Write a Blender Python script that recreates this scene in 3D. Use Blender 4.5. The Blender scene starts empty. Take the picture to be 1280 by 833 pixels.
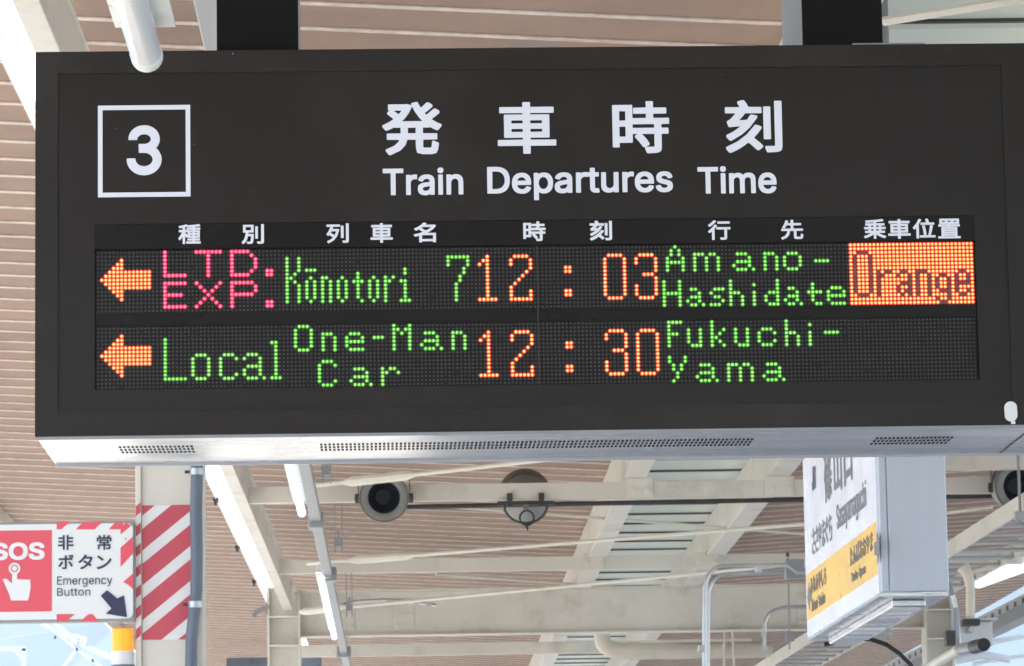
import bpy, bmesh, math, random
from mathutils import Vector, Matrix
random.seed(7)
S = bpy.context.scene
COL = S.collection

# ---------------------------------------------------------------- camera
EYE = 1.60
F, CX, CY = 5000.0, 640.0, 416.5            # focal length and centre in photo pixels
psi, th, rho = 0.02415, 0.14666, 0.01631
fw = Vector((math.sin(psi)*math.cos(th), math.cos(psi)*math.cos(th), math.sin(th)))
r0 = Vector((math.cos(psi), -math.sin(psi), 0)); u0 = r0.cross(fw)
cr = r0*math.cos(rho) - u0*math.sin(rho); cu = r0*math.sin(rho) + u0*math.cos(rho)
CAM = Vector((0, 0, EYE))
cd = bpy.data.cameras.new('camera'); cam = bpy.data.objects.new('camera', cd); COL.objects.link(cam)
m = Matrix((cr, cu, -fw)).transposed().to_4x4(); m.translation = CAM
cam.matrix_world = m
cd.sensor_width = 36; cd.lens = 36*F/1280; cd.clip_start = 0.1; cd.clip_end = 5000
cd.dof.use_dof = True; cd.dof.focus_distance = 7.75; cd.dof.aperture_fstop = 40
S.camera = cam

# ---------------------------------------------------------------- sky, sun, exposure
SUN_EL, SUN_AZ = math.radians(52), math.radians(-62)     # azimuth from +Y, negative = left of the view
W = bpy.data.worlds.new('World'); S.world = W; W.use_nodes = True
wn = W.node_tree; bg = wn.nodes['Background']
sky = wn.nodes.new('ShaderNodeTexSky'); sky.sky_type = 'NISHITA'; sky.sun_disc = False
sky.sun_elevation = SUN_EL; sky.sun_rotation = SUN_AZ; sky.air_density = 1.0; sky.dust_density = 2.5
wn.links.new(sky.outputs[0], bg.inputs[0]); bg.inputs[1].default_value = 0.15
sl = bpy.data.lights.new('sun', 'SUN'); sl.energy = 4.5; sl.angle = math.radians(0.5); sl.color = (1, .95, .88)
sun = bpy.data.objects.new('sun', sl); COL.objects.link(sun)
sd = Vector((math.sin(SUN_AZ)*math.cos(SUN_EL), math.cos(SUN_AZ)*math.cos(SUN_EL), math.sin(SUN_EL)))
sun.rotation_euler = sd.to_track_quat('Z', 'Y').to_euler()
S.view_settings.view_transform = 'Standard'; S.view_settings.look = 'None'
S.view_settings.gamma = 1; S.view_settings.use_curve_mapping = False
S.view_settings.exposure = 2.0
S.render.engine = 'CYCLES'
S.cycles.max_bounces = 8; S.cycles.diffuse_bounces = 5; S.cycles.glossy_bounces = 4
S.cycles.transmission_bounces = 6; S.cycles.transparent_max_bounces = 8; S.cycles.use_denoising = True
S.cycles.caustics_reflective = False; S.cycles.caustics_refractive = False

# ---------------------------------------------------------------- measuring helpers
def ray(px, py): return (fw + cr*((px-CX)/F) + cu*((CY-py)/F))
def atY(px, py, Y): d = ray(px, py); return CAM + d*(Y/d.y)
def atZ(px, py, h): d = ray(px, py); return CAM + d*(h/d.z)     # h = metres above the eye

# ---------------------------------------------------------------- materials
def mat(name, col, rough=.6, metal=0, noise=.0, nscale=6, bump=0, bscale=40, emis=None, estr=0, dirt=None, dirt_amt=.0, dscale=1.5, stretch=None, trans=0):
    M = bpy.data.materials.new(name); M.use_nodes = True; n = M.node_tree.nodes; l = M.node_tree.links
    b = n['Principled BSDF']; b.inputs['Base Color'].default_value = (*col, 1)
    b.inputs['Roughness'].default_value = rough; b.inputs['Metallic'].default_value = metal
    if emis: b.inputs['Emission Color'].default_value = (*emis, 1); b.inputs['Emission Strength'].default_value = estr
    if trans: b.inputs['Transmission Weight'].default_value = trans
    tc = n.new('ShaderNodeNewGeometry'); mp = n.new('ShaderNodeMapping'); l.new(tc.outputs['Position'], mp.inputs[0])
    if stretch: mp.inputs['Scale'].default_value = stretch
    cur = None
    if noise:
        t = n.new('ShaderNodeTexNoise'); t.inputs['Scale'].default_value = nscale; t.inputs['Detail'].default_value = 6
        l.new(mp.outputs[0], t.inputs['Vector'])
        mr = n.new('ShaderNodeMapRange'); mr.inputs['From Min'].default_value = .3; mr.inputs['From Max'].default_value = .7
        mr.inputs['To Min'].default_value = 1-noise; mr.inputs['To Max'].default_value = 1+noise
        l.new(t.outputs['Fac'], mr.inputs['Value'])
        mx = n.new('ShaderNodeVectorMath'); mx.operation = 'SCALE'; mx.inputs[0].default_value = col
        l.new(mr.outputs[0], mx.inputs['Scale']); cur = mx.outputs[0]
        rr = n.new('ShaderNodeMapRange'); rr.inputs['From Min'].default_value = .3; rr.inputs['From Max'].default_value = .7
        rr.inputs['To Min'].default_value = max(.03, rough-.1); rr.inputs['To Max'].default_value = min(1, rough+.1)
        l.new(t.outputs['Fac'], rr.inputs['Value']); l.new(rr.outputs[0], b.inputs['Roughness'])
    if dirt:
        t2 = n.new('ShaderNodeTexNoise'); t2.inputs['Scale'].default_value = dscale; t2.inputs['Detail'].default_value = 9; t2.inputs['Roughness'].default_value = .7
        l.new(mp.outputs[0], t2.inputs['Vector'])
        m2 = n.new('ShaderNodeMapRange'); m2.inputs['From Min'].default_value = .52; m2.inputs['From Max'].default_value = .72
        m2.inputs['To Max'].default_value = dirt_amt; l.new(t2.outputs['Fac'], m2.inputs['Value'])
        mc = n.new('ShaderNodeMixRGB'); mc.inputs[1].default_value = (*col, 1); mc.inputs[2].default_value = (*dirt, 1)
        l.new(m2.outputs[0], mc.inputs[0])
        if cur: l.new(cur, mc.inputs[1])
        cur = mc.outputs[0]
    if cur: l.new(cur, b.inputs['Base Color'])
    if bump:
        t3 = n.new('ShaderNodeTexNoise'); t3.inputs['Scale'].default_value = bscale; t3.inputs['Detail'].default_value = 4
        l.new(mp.outputs[0], t3.inputs['Vector'])
        bp = n.new('ShaderNodeBump'); bp.inputs['Strength'].default_value = bump; bp.inputs['Distance'].default_value = .01
        l.new(t3.outputs['Fac'], bp.inputs['Height']); l.new(bp.outputs[0], b.inputs['Normal'])
    return M

CREAM = mat('cream_paint', (.71, .695, .635), .45, noise=.06, nscale=3, dirt=(.30, .25, .19), dirt_amt=.45, dscale=2.5)
CREAM2 = mat('warm_cream_paint', (.74, .72, .65), .45, noise=.05, nscale=3, dirt=(.33, .27, .2), dirt_amt=.4, dscale=3)
ROOF = mat('roof_lining', (.350, .250, .200), .9, noise=.12, nscale=2, dirt=(.27, .20, .17), dirt_amt=.7, dscale=1.2, bump=.3, bscale=60)
_n = ROOF.node_tree.nodes; _l = ROOF.node_tree.links; _b = _n['Principled BSDF']; _src = _b.inputs['Base Color'].links[0].from_socket
_oi = _n.new('ShaderNodeObjectInfo'); _mr = _n.new('ShaderNodeMapRange'); _mr.inputs['To Min'].default_value = .93; _mr.inputs['To Max'].default_value = 1.06
_vm = _n.new('ShaderNodeVectorMath'); _vm.operation = 'SCALE'; _l.new(_oi.outputs['Random'], _mr.inputs['Value']); _l.new(_src, _vm.inputs[0]); _l.new(_mr.outputs[0], _vm.inputs['Scale']); _l.new(_vm.outputs[0], _b.inputs['Base Color'])
ROOFLIP = mat('roof_rib_paint', (.66, .58, .52), .7, noise=.2, nscale=14, dirt=(.36, .27, .22), dirt_amt=.7, dscale=9)
GALV = mat('galvanised_steel', (.55, .58, .60), .35, .75, noise=.12, nscale=8)
GREYMET = mat('grey_metal', (.30, .32, .34), .45, .3, noise=.1, nscale=6)
DKMET = mat('dark_metal', (.055, .052, .05), .5, .2, noise=.2, nscale=12)
BLACK = mat('black_paint', (.006, .0055, .005), .6, noise=.2, nscale=8)
CASE = mat('dark_brown_enamel', (.0165, .0130, .0105), .42, noise=.10, nscale=1.2, bump=.04, bscale=300, dirt=(.034, .030, .027), dirt_amt=.8, dscale=2.2)
CASEF = mat('dark_face_panel', (.0138, .0107, .0084), .38, noise=.10, nscale=1.0, bump=.03, bscale=300, dirt=(.030, .026, .023), dirt_amt=.8, dscale=1.9)
BLACK.node_tree.nodes['Principled BSDF'].inputs['Specular IOR Level'].default_value = .12
for _m in (CASE, CASEF): _m.node_tree.nodes['Principled BSDF'].inputs['Specular IOR Level'].default_value = .32
STRIP = mat('black_acrylic', (.011, .0095, .009), .3, noise=.1, nscale=2)
STRIP.node_tree.nodes['Principled BSDF'].inputs['Specular IOR Level'].default_value = .2
LEDP = mat('led_module_black', (.0125, .011, .0105), .5, noise=.1, nscale=3)
LEDP.node_tree.nodes['Principled BSDF'].inputs['Specular IOR Level'].default_value = .2
LEDOFF = mat('led_lens_unlit', (.043, .039, .038), .35, noise=.25, nscale=60)
STEEL = mat('brushed_stainless', (.56, .58, .62), .22, 1.0, noise=.10, nscale=2.2, stretch=(1, 6, 6), bump=.05, bscale=20)
SCREWM = mat('screw_metal', (.5, .5, .5), .35, .8)
LETTER = mat('backlit_letter_white', (.54, .56, .62), .4, emis=(.80, .86, 1.0), estr=.075)
WHITE = mat('white_plastic', (.80, .82, .84), .3, noise=.04, nscale=8)
TUBEOFF = mat('unlit_tube_glass', (.80, .83, .86), .22)
TUBEON = mat('lit_tube', (.8, .82, .85), .3, emis=(.86, .92, 1.0), estr=.28)
LAMPB = mat('lamp_body_white', (.72, .74, .72), .35, noise=.06, nscale=8, dirt=(.45, .42, .36), dirt_amt=.5, dscale=8)
RED = mat('red_film', (.60, .085, .125), .4, noise=.08, nscale=5)
REDS = mat('coral_red_film', (.78, .10, .14), .4, noise=.04, nscale=6)
SIGNW = mat('sign_white', (.82, .85, .86), .35, noise=.03, nscale=4)
SIGNLIT = mat('sign_face_white', (.64, .67, .74), .22, emis=(.8, .85, 1), estr=.06, noise=.03, nscale=3)
INK = mat('navy_ink', (.03, .035, .09), .4)
INK2 = mat('grey_black_ink', (.15, .145, .155), .4)
YEL = mat('yellow_film', (.98, .60, .07), .3, noise=.04, nscale=4)
ALU = mat('anodised_aluminium', (.54, .59, .66), .42, .3, noise=.05, nscale=2, stretch=(8, 8, 1))
PIPEG = mat('grey_plastic_pipe', (.13, .16, .21), .35, noise=.12, nscale=5)
AMBER = mat('amber_lens', (.95, .42, .02), .25, emis=(1, .4, .02), estr=.12)
DARKH = mat('horn_dark', (.012, .013, .02), .6)
HORN = mat('horn_grey', (.23, .24, .23), .5, noise=.12, nscale=7)
HORNB = mat('horn_brown', (.17, .14, .12), .6, noise=.15, nscale=10)
PVC = mat('cream_drain_pipe', (.68, .64, .55), .35, noise=.05, nscale=4)
PALEST = mat('pale_blue_painted_steel', (.62, .68, .72), .45, noise=.08, nscale=4)
RUBBER = mat('black_rubber', (.010, .010, .011), .5)
TRAYM = mat('ladder_grey', (.40, .43, .45), .4, .5, noise=.1)
ASPH = mat('platform_paving', (.36, .35, .33), .85, noise=.12, nscale=1.5)
BALL = mat('ballast', (.34, .32, .29), .95, noise=.3, nscale=3)
HILLM = mat('forest_hillside', (.06, .085, .07), .95, noise=.5, nscale=.05, bump=.6, bscale=.2)
WOOD = mat('wire_white', (.72, .76, .78), .4)

def translucent(name, col, amt, rough=.35, dirtc=(.4, .42, .38), da=.5):
    M = bpy.data.materials.new(name); M.use_nodes = True; n = M.node_tree.nodes; l = M.node_tree.links
    b = n['Principled BSDF']; b.inputs['Roughness'].default_value = rough
    tc = n.new('ShaderNodeTexCoord'); t = n.new('ShaderNodeTexNoise'); t.inputs['Scale'].default_value = 3; t.inputs['Detail'].default_value = 8
    l.new(tc.outputs['Object'], t.inputs['Vector'])
    mr = n.new('ShaderNodeMapRange'); mr.inputs['From Min'].default_value = .45; mr.inputs['From Max'].default_value = .75; mr.inputs['To Max'].default_value = da
    l.new(t.outputs['Fac'], mr.inputs['Value'])
    mc = n.new('ShaderNodeMixRGB'); mc.inputs[1].default_value = (*col, 1); mc.inputs[2].default_value = (*dirtc, 1); l.new(mr.outputs[0], mc.inputs[0])
    l.new(mc.outputs[0], b.inputs['Base Color'])
    tr = n.new('ShaderNodeBsdfTranslucent'); l.new(mc.outputs[0], tr.inputs[0])
    ms = n.new('ShaderNodeMixShader'); ms.inputs[0].default_value = amt
    l.new(b.outputs[0], ms.inputs[1]); l.new(tr.outputs[0], ms.inputs[2]); l.new(ms.outputs[0], n['Material Output'].inputs[0])
    return M
SKYL = translucent('clear_roof_light', (.95, .97, .96), .9, da=.1)
SKYD = translucent('weathered_roof_light', (.42, .46, .41), .08)

def emit(name, col, s):
    M = bpy.data.materials.new(name); M.use_nodes = True; n = M.node_tree.nodes; l = M.node_tree.links; b = n['Principled BSDF']
    b.inputs['Base Color'].default_value = (.05, .05, .05, 1); b.inputs['Emission Color'].default_value = (*col, 1)
    g = n.new('ShaderNodeNewGeometry'); t = n.new('ShaderNodeTexNoise'); t.inputs['Scale'].default_value = 110; t.inputs['Detail'].default_value = 1
    l.new(g.outputs['Position'], t.inputs['Vector'])          # diodes age unevenly
    r = n.new('ShaderNodeMapRange'); r.inputs['From Min'].default_value = .3; r.inputs['From Max'].default_value = .7
    r.inputs['To Min'].default_value = s*.74; r.inputs['To Max'].default_value = s*1.2; l.new(t.outputs['Fac'], r.inputs['Value']); l.new(r.outputs[0], b.inputs['Emission Strength'])
    return M
EX = 2**-2.0
LED = {'orange': (emit('led_orange_rim', (1, .035, .008), 1.15*EX), emit('led_orange_core', (1, .36, .09), 3.3*EX)),
       'pink': (emit('led_red_rim', (1, .002, .06), 1.1*EX), emit('led_red_core', (1, .10, .24), 3.0*EX)),
       'green': (emit('led_green_rim', (.025, .32, .003), 1.0*EX), emit('led_green_core', (.36, 1, .12), 1.7*EX))}

LED_SPILL = emit('led_painted_spill', (1, .02, .012), .16*EX)  # red glow painted onto unlit diodes in place of spilled light

# ---------------------------------------------------------------- mesh helpers
class MB:
    def __init__(s): s.v = []; s.f = []
    def add(s, vs, fs):
        k = len(s.v); s.v += [Vector(a) for a in vs]; s.f += [tuple(i+k for i in f) for f in fs]; return s
    def box(s, x0, x1, y0, y1, z0, z1):
        vs = [(x, y, z) for x in (x0, x1) for y in (y0, y1) for z in (z0, z1)]
        return s.add(vs, [(0, 1, 3, 2), (4, 6, 7, 5), (0, 4, 5, 1), (2, 3, 7, 6), (0, 2, 6, 4), (1, 5, 7, 3)])
    def bar(s, a, b, w, h, up=(0, 0, 1)):          # box section w wide, h high, a to b along its middle
        a, b = Vector(a), Vector(b); d = (b-a).normalized(); up = Vector(up)
        sd_ = d.cross(up).normalized()*w/2; up = sd_.cross(d).normalized()*h/2
        vs = [p+i*sd_+j*up for p in (a, b) for i, j in ((-1, -1), (1, -1), (1, 1), (-1, 1))]
        return s.add(vs, [(3, 2, 1, 0), (4, 5, 6, 7), (0, 1, 5, 4), (1, 2, 6, 5), (2, 3, 7, 6), (3, 0, 4, 7)])
    def tube(s, pts, r, n=12, caps=True):
        pts = [Vector(p) for p in pts]; rs = r if isinstance(r, (list, tuple)) else [r]*len(pts)
        k = len(s.v); up = None
        for i, p in enumerate(pts):
            t = (pts[min(i+1, len(pts)-1)]-pts[max(i-1, 0)]).normalized()
            if up is None: up = t.orthogonal().normalized()
            up = (up - t*up.dot(t)).normalized(); sd_ = t.cross(up)
            for j in range(n):
                a = 2*math.pi*j/n; s.v.append(p+(up*math.cos(a)+sd_*math.sin(a))*rs[i])
        for i in range(len(pts)-1):
            for j in range(n):
                q = (j+1) % n; s.f.append((k+i*n+j, k+i*n+q, k+(i+1)*n+q, k+(i+1)*n+j))
        if caps:
            s.f.append(tuple(k+j for j in reversed(range(n)))); e = k+(len(pts)-1)*n; s.f.append(tuple(e+j for j in range(n)))
        return s
    def lathe(s, c, axis, prof, n=28):             # prof: (distance along axis, radius)
        c = Vector(c); axis = Vector(axis).normalized()
        return s.tube_prof(c, axis, prof, n)
    def tube_prof(s, c, ax, prof, n):
        u = ax.orthogonal().normalized(); v = ax.cross(u); k = len(s.v)
        for (t, r) in prof:
            for j in range(n):
                a = 2*math.pi*j/n; s.v.append(c+ax*t+(u*math.cos(a)+v*math.sin(a))*r)
        for i in range(len(prof)-1):
            for j in range(n):
                q = (j+1) % n; s.f.append((k+i*n+j, k+i*n+q, k+(i+1)*n+q, k+(i+1)*n+j))
        return s
    def prism(s, poly, a, b):                      # poly: list of points (3d) ; extruded by vector
        d = Vector(b)-Vector(a); P = [Vector(p) for p in poly]; n = len(P)
        return s.add(P+[p+d for p in P], [tuple(range(n)), tuple(range(2*n-1, n-1, -1))]+[(i, i+n, (i+1) % n+n, (i+1) % n) for i in range(n)])
    def build(s, name, material, parent=None, smooth=False, bevel=0, local=False, kind=None):
        me = bpy.data.meshes.new(name)
        off = Vector((0, 0, 0)) if (local or parent is None) else Vector((parent if '_w' in parent else parent.parent)['_w'])
        me.from_pydata([v-off for v in s.v], [], s.f); me.materials.append(material)
        bm = bmesh.new(); bm.from_mesh(me); bmesh.ops.recalc_face_normals(bm, faces=bm.faces)
        if bevel: bmesh.ops.bevel(bm, geom=bm.edges[:], offset=bevel, segments=1, affect='EDGES', clamp_overlap=True)
        bm.to_mesh(me); bm.free()
        if smooth:
            for p in me.polygons: p.use_smooth = True
            me.set_sharp_from_angle(angle=math.radians(40))
        o = bpy.data.objects.new(name, me); COL.objects.link(o)
        if parent is not None: o.parent = parent
        if kind: o['kind'] = kind
        return o
ROOTS = []
def thing(name, label, cat, loc=(0, 0, 0), group=None):
    o = bpy.data.objects.new(name, None); o.empty_display_size = .1; COL.objects.link(o); o.location = loc
    o['label'] = label; o['category'] = cat; o['_w'] = tuple(loc)
    if group: o['group'] = group
    ROOTS.append(o); return o
def cross(o, parent=None): return o
def structure(mb, name, material, **k): return mb.build(name, material, kind='structure', **k)

# ---------------------------------------------------------------- outlines of the printed characters (1/1000 em)
GLYPHS = {"発":[[37,-36,40,-38,50,-38,106,-9,136,25,146,56,149,60,196,59,196,10,203,-23,205,-25,238,-34,291,-34,310,-29,315,-27,326,-7,331,30,331,36,329,39,317,44,304,51,294,51,292,49,291,46,288,13,281,7,244,8,240,10,239,16,240,59,317,60,320,61,322,62,322,69,322,96,320,99,241,100,239,102,239,135,241,137,277,137,281,140,291,133,314,121,317,119,327,119,348,145,348,155,347,157,320,170,304,180,293,188,291,191,317,212,334,228,337,231,337,237,337,241,334,244,316,257,304,257,261,219,258,220,252,228,251,231,268,244,296,270,296,280,294,284,274,297,264,298,261,297,249,284,228,264,220,277,211,297,208,301,198,301,174,294,172,290,172,280,152,288,142,287,40,287,36,285,36,251,40,248,45,247,33,237,31,234,32,224,66,194,65,191,50,179,32,168,4,154,2,152,2,142,18,122,20,120,23,119,33,120,70,139,76,137,106,137,108,135,108,132,108,102,106,100,33,100,28,99,27,96,27,66,27,62,30,60,100,59,95,46,70,21,23,-1,20,-4,20,-13,30,-26],[152,101,151,102,151,115,151,135,152,136,195,137,196,135,196,115,196,102,195,101],[116,178,132,194,156,228,173,264,175,275,195,235,220,198,234,181,234,178,238,178],[96,224,68,247,115,247,109,237,99,225]],
"車":[[154,-36,161,-37,191,-37,195,-36,196,-32,196,11,197,15,336,15,339,16,341,17,341,50,339,54,201,55,197,55,196,57,196,67,197,68,300,68,304,70,304,212,303,219,300,220,197,220,196,222,196,228,197,230,201,230,326,230,328,232,329,238,329,265,328,268,326,270,197,270,196,271,196,298,195,301,161,302,154,301,153,298,153,275,153,271,151,270,26,270,22,268,21,235,22,231,29,230,151,230,153,228,153,222,151,220,52,220,48,219,47,212,47,77,48,70,52,68,151,68,153,67,153,57,151,55,12,54,11,50,11,17,16,15,151,15,152,14,153,11],[92,106,90,106,89,110,89,123,92,126,151,126,153,123,153,110,151,106],[197,106,196,110,196,123,197,126,260,126,262,123,262,110,260,106],[92,162,90,162,89,166,89,179,92,182,151,182,153,179,153,166,151,162],[197,162,196,166,196,179,197,182,260,182,262,179,262,166,260,162]],
"時":[[215,-34,222,-36,261,-35,282,-31,288,-28,298,-19,301,2,301,88,304,90,337,90,341,91,342,94,341,127,337,129,304,129,301,130,301,150,304,153,344,154,346,157,346,190,344,192,341,193,256,193,255,196,255,220,258,221,327,221,330,223,331,226,331,257,327,260,258,260,255,262,255,299,252,302,215,302,213,299,213,262,212,261,143,260,139,256,139,253,139,226,140,223,143,221,146,221,212,221,213,220,212,193,136,193,135,196,135,272,135,276,133,279,27,279,20,278,19,272,19,12,20,5,24,4,57,4,59,8,59,32,60,33,133,33,134,35,135,38,135,88,136,89,139,90,159,90,162,88,151,81,148,78,148,68,170,41,192,7,195,4,202,4,205,2,205,-8],[209,5,212,6,213,8,230,18,231,28,218,51,203,71,188,88,192,90,258,89,259,88,259,48,259,8,258,6],[60,73,59,74,59,137,60,138,93,138,94,137,94,74,90,73],[136,129,135,130,135,150,136,152,139,153,255,153,258,152,259,150,259,130,258,129],[60,177,59,180,59,206,59,236,60,239,93,238,94,236,94,206,94,180,93,178]],
"刻":[[30,-34,32,-35,42,-35,82,-14,115,9,138,29,141,29,154,17,187,-18,191,-20,197,-20,201,-20,204,-17,222,0,222,9,204,30,172,59,173,62,194,88,214,118,216,122,216,132,214,133,191,143,181,144,178,143,131,82,78,37,16,3,13,0,13,-10],[244,-34,250,-35,290,-34,313,-30,326,-21,328,-17,332,6,332,293,331,296,329,298,293,298,291,296,290,293,290,9,286,6,285,6,237,6,234,3,234,-7],[32,46,36,43,46,43,104,82,151,128,191,188,193,191,193,198,192,201,191,203,168,209,158,210,153,207,135,177,131,176,92,174,91,174,93,178,112,200,123,217,128,219,210,219,217,220,218,227,217,258,214,259,144,260,135,280,121,302,118,304,115,304,108,304,85,297,82,293,82,283,95,260,92,259,16,259,12,258,11,254,11,227,12,220,65,219,69,217,42,183,21,168,21,158,30,132,32,130,39,130,65,133,92,135,96,135,82,122,52,99,16,79,16,66],[227,52,230,50,260,50,267,51,268,52,268,257,267,261,263,262,230,262,228,260,227,257]],
"種":[[68,-32,70,-34,87,-34,104,-34,106,-32,107,90,107,93,110,96,127,74,136,73,143,81,145,76,145,70,150,68,212,68,216,68,217,66,217,60,216,57,143,57,141,53,141,27,143,22,216,22,217,20,217,10,216,8,212,8,123,8,121,4,121,0,121,-23,121,-26,123,-28,338,-28,344,-26,345,4,344,7,341,8,262,8,259,8,257,10,257,20,259,22,328,22,332,24,333,53,331,57,262,57,259,57,257,60,257,66,259,68,325,68,328,68,330,70,331,192,328,194,325,194,259,194,257,195,257,198,257,202,259,204,331,204,337,205,338,208,338,235,337,238,331,239,262,239,259,239,257,241,257,248,259,252,311,258,337,264,338,275,325,291,318,297,308,297,262,289,202,283,146,280,132,294,130,296,123,296,90,285,57,276,11,268,8,264,9,255,18,234,28,234,64,239,67,238,67,205,64,202,14,202,11,201,10,198,10,169,11,165,14,164,54,164,59,162,46,132,30,103,4,66,3,60,3,57,17,30,21,29,28,29,48,57,64,85,67,83],[183,102,183,116,216,116,217,113,217,103,216,102],[259,102,257,106,257,113,259,116,292,116,293,113,293,103,292,102],[143,119,109,152,107,156,107,162,110,164,130,164,143,164,145,162,145,123],[183,148,183,160,212,161,216,161,217,159,217,149,216,147],[259,147,257,149,257,159,259,161,288,161,292,161,293,159,293,149,292,147],[153,194,151,195,150,201,148,202,153,204,212,204,216,204,217,202,217,195,216,194],[110,202,107,205,107,208,107,248,110,250,140,259,143,248,146,245,216,248,217,241,216,239,212,239,133,239,131,238,130,235,130,208,131,205,130,203]],
"別":[[24,-34,30,-36,36,-35,67,2,87,48,96,91,99,95,141,94,138,48,134,18,129,4,122,2,112,2,82,4,79,4,77,2,78,-8,82,-18,84,-31,86,-33,89,-34,138,-34,152,-31,162,-23,165,-18,172,-2,177,41,181,111,180,130,175,132,106,132,102,134,104,154,106,156,175,156,178,157,179,193,179,279,178,284,175,285,33,285,30,285,26,283,26,159,30,156,59,156,63,155,64,154,58,101,41,45,40,41,6,-4,5,-8,5,-15,6,-17,15,-25],[236,-34,270,-35,294,-34,310,-29,323,-18,327,5,327,289,327,292,323,294,290,294,286,292,285,8,280,5,228,5,224,2,225,-8,232,-28],[204,51,238,51,240,55,240,253,240,256,238,259,204,259,201,256,201,55],[66,194,64,196,64,216,64,246,66,248,135,248,138,248,140,246,140,196,138,194]],
"列":[[36,-36,43,-37,49,-36,117,11,166,83,195,186,196,192,195,199,178,204,103,204,101,205,111,242,112,243,205,243,207,245,207,248,207,275,207,278,205,282,16,281,14,278,14,248,14,245,17,243,66,243,68,242,57,202,37,156,13,120,12,110,30,94,37,90,43,90,53,102,56,101,104,64,103,60,101,57,86,40,80,34,58,17,22,-2,21,-12,30,-24],[249,-32,251,-34,254,-34,291,-33,313,-29,321,-22,327,-15,331,4,331,60,331,294,330,298,327,299,294,299,291,298,290,11,287,6,271,5,244,6,241,6,240,4,239,-6],[221,50,254,50,258,54,258,255,258,259,254,261,221,261,218,258,218,54],[126,101,102,120,86,130,83,132,73,132,72,133,86,164,89,166,150,166,151,162,147,149,136,116,129,101]],
"名":[[82,-34,86,-35,119,-34,121,-30,121,-17,123,-16,251,-16,261,-16,263,-17,264,-34,268,-35,301,-35,303,-34,304,118,303,125,298,126,195,126,188,128,219,148,268,194,302,244,303,247,303,254,301,257,281,268,274,268,268,266,169,266,167,267,169,270,178,283,179,293,176,296,146,302,139,302,135,300,110,266,70,232,20,204,17,201,17,191,37,169,40,168,47,168,50,169,83,191,85,188,85,181,86,179,106,165,130,145,119,138,93,126,57,114,10,102,9,92,17,79,24,66,27,64,37,65,80,77,81,75],[123,22,121,26,121,69,121,85,123,88,261,88,264,85,264,26,263,23],[172,167,169,169,119,205,116,207,108,207,113,212,126,224,133,228,239,227,225,210,201,188]],
"行":[[61,-34,63,-36,93,-36,99,-34,100,150,126,185,139,206,139,213,137,216,112,226,102,226,99,223,73,186,46,157,40,149,2,117,3,107,20,86,23,84,33,85,60,108,60,107],[193,-31,195,-33,198,-34,254,-33,271,-30,285,-18,289,5,289,140,291,144,337,144,340,145,341,164,340,182,334,183,136,183,132,183,130,180,130,147,132,144,248,144,247,8,244,6,241,5,192,6,185,5,184,-5],[20,193,23,190,33,191,65,216,99,248,122,275,126,279,126,289,122,291,96,301,89,301,86,299,67,276,53,262,39,249,5,223,5,213],[145,243,152,241,330,242,332,246,332,276,331,279,327,280,149,280,146,279,145,276]],
"先":[[27,-36,34,-37,40,-36,101,1,134,50,146,109,149,111,199,111,200,110,200,11,208,-20,212,-22,245,-29,301,-29,321,-24,323,-22,334,-5,336,1,341,40,340,49,314,62,304,61,300,21,298,16,288,10,245,11,242,14,240,21,240,110,242,111,334,111,336,113,336,116,335,149,331,151,199,151,195,153,195,206,199,207,308,207,311,209,311,212,311,242,310,245,304,246,199,246,195,248,195,298,192,301,189,301,159,301,156,299,155,248,152,246,113,247,111,248,120,275,119,285,116,287,90,293,83,293,80,292,67,248,51,212,30,179,29,169,32,166,53,154,63,155,77,172,95,205,96,207,152,207,155,205,155,202,155,153,152,151,20,151,17,151,15,149,14,116,14,113,17,111,100,111,104,110,95,70,67,28,10,-2,9,-12,20,-25]],
"乗":[[155,-34,157,-35,187,-35,193,-34,194,32,194,36,197,38,220,19,265,-7,312,-28,323,-27,335,-11,342,-4,343,3,342,8,289,29,253,48,233,62,322,63,326,66,325,99,322,100,276,100,272,102,272,126,332,126,335,126,338,128,338,158,337,161,335,163,276,163,272,164,272,188,315,188,319,188,321,191,321,221,320,224,315,225,197,225,194,227,194,240,195,244,197,245,272,254,306,261,308,264,307,273,289,295,286,296,279,296,210,285,127,277,38,272,34,270,34,260,42,237,88,237,154,241,154,227,150,225,38,225,33,224,32,221,32,191,35,188,78,188,78,164,74,163,15,163,14,161,13,158,13,128,15,126,18,126,78,125,78,102,74,100,28,99,27,95,27,66,28,64,32,63,116,62,98,49,58,28,8,10,7,6,7,0,25,-24,28,-26,38,-25,84,-6,131,21,154,40],[121,100,118,102,119,125,121,126,144,126,154,125,154,101,150,100],[197,100,194,102,195,125,197,126,213,126,230,126,231,125,232,102,230,100],[121,163,118,164,118,168,118,184,119,188,154,188,154,164,150,163],[197,163,194,164,194,168,194,184,195,188,231,188,232,184,232,168,232,164,230,163]],
"位":[[57,-32,60,-34,93,-34,95,-32,96,-29,96,205,120,253,131,278,132,284,132,288,130,292,103,300,97,300,93,298,72,248,66,238,40,198,8,160,6,156,6,149,8,146,21,123,24,120,34,121,54,143,56,139],[109,-19,339,-19,341,-16,341,14,341,17,338,19,275,19,272,20,295,119,306,179,306,185,304,188,275,193,265,192,244,70,231,20,229,19,110,19,107,17,107,14,107,-16],[169,24,172,21,186,22,206,29,208,30,209,34,203,83,194,136,183,189,179,191,172,191,149,185,146,184,145,182,146,172,158,113],[124,198,324,198,327,202,327,235,324,237,321,237,252,237,249,238,249,245,243,268,231,301,229,304,219,304,196,297,193,294,194,284,207,238,206,237,126,237,123,236,122,232,122,202]],
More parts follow.
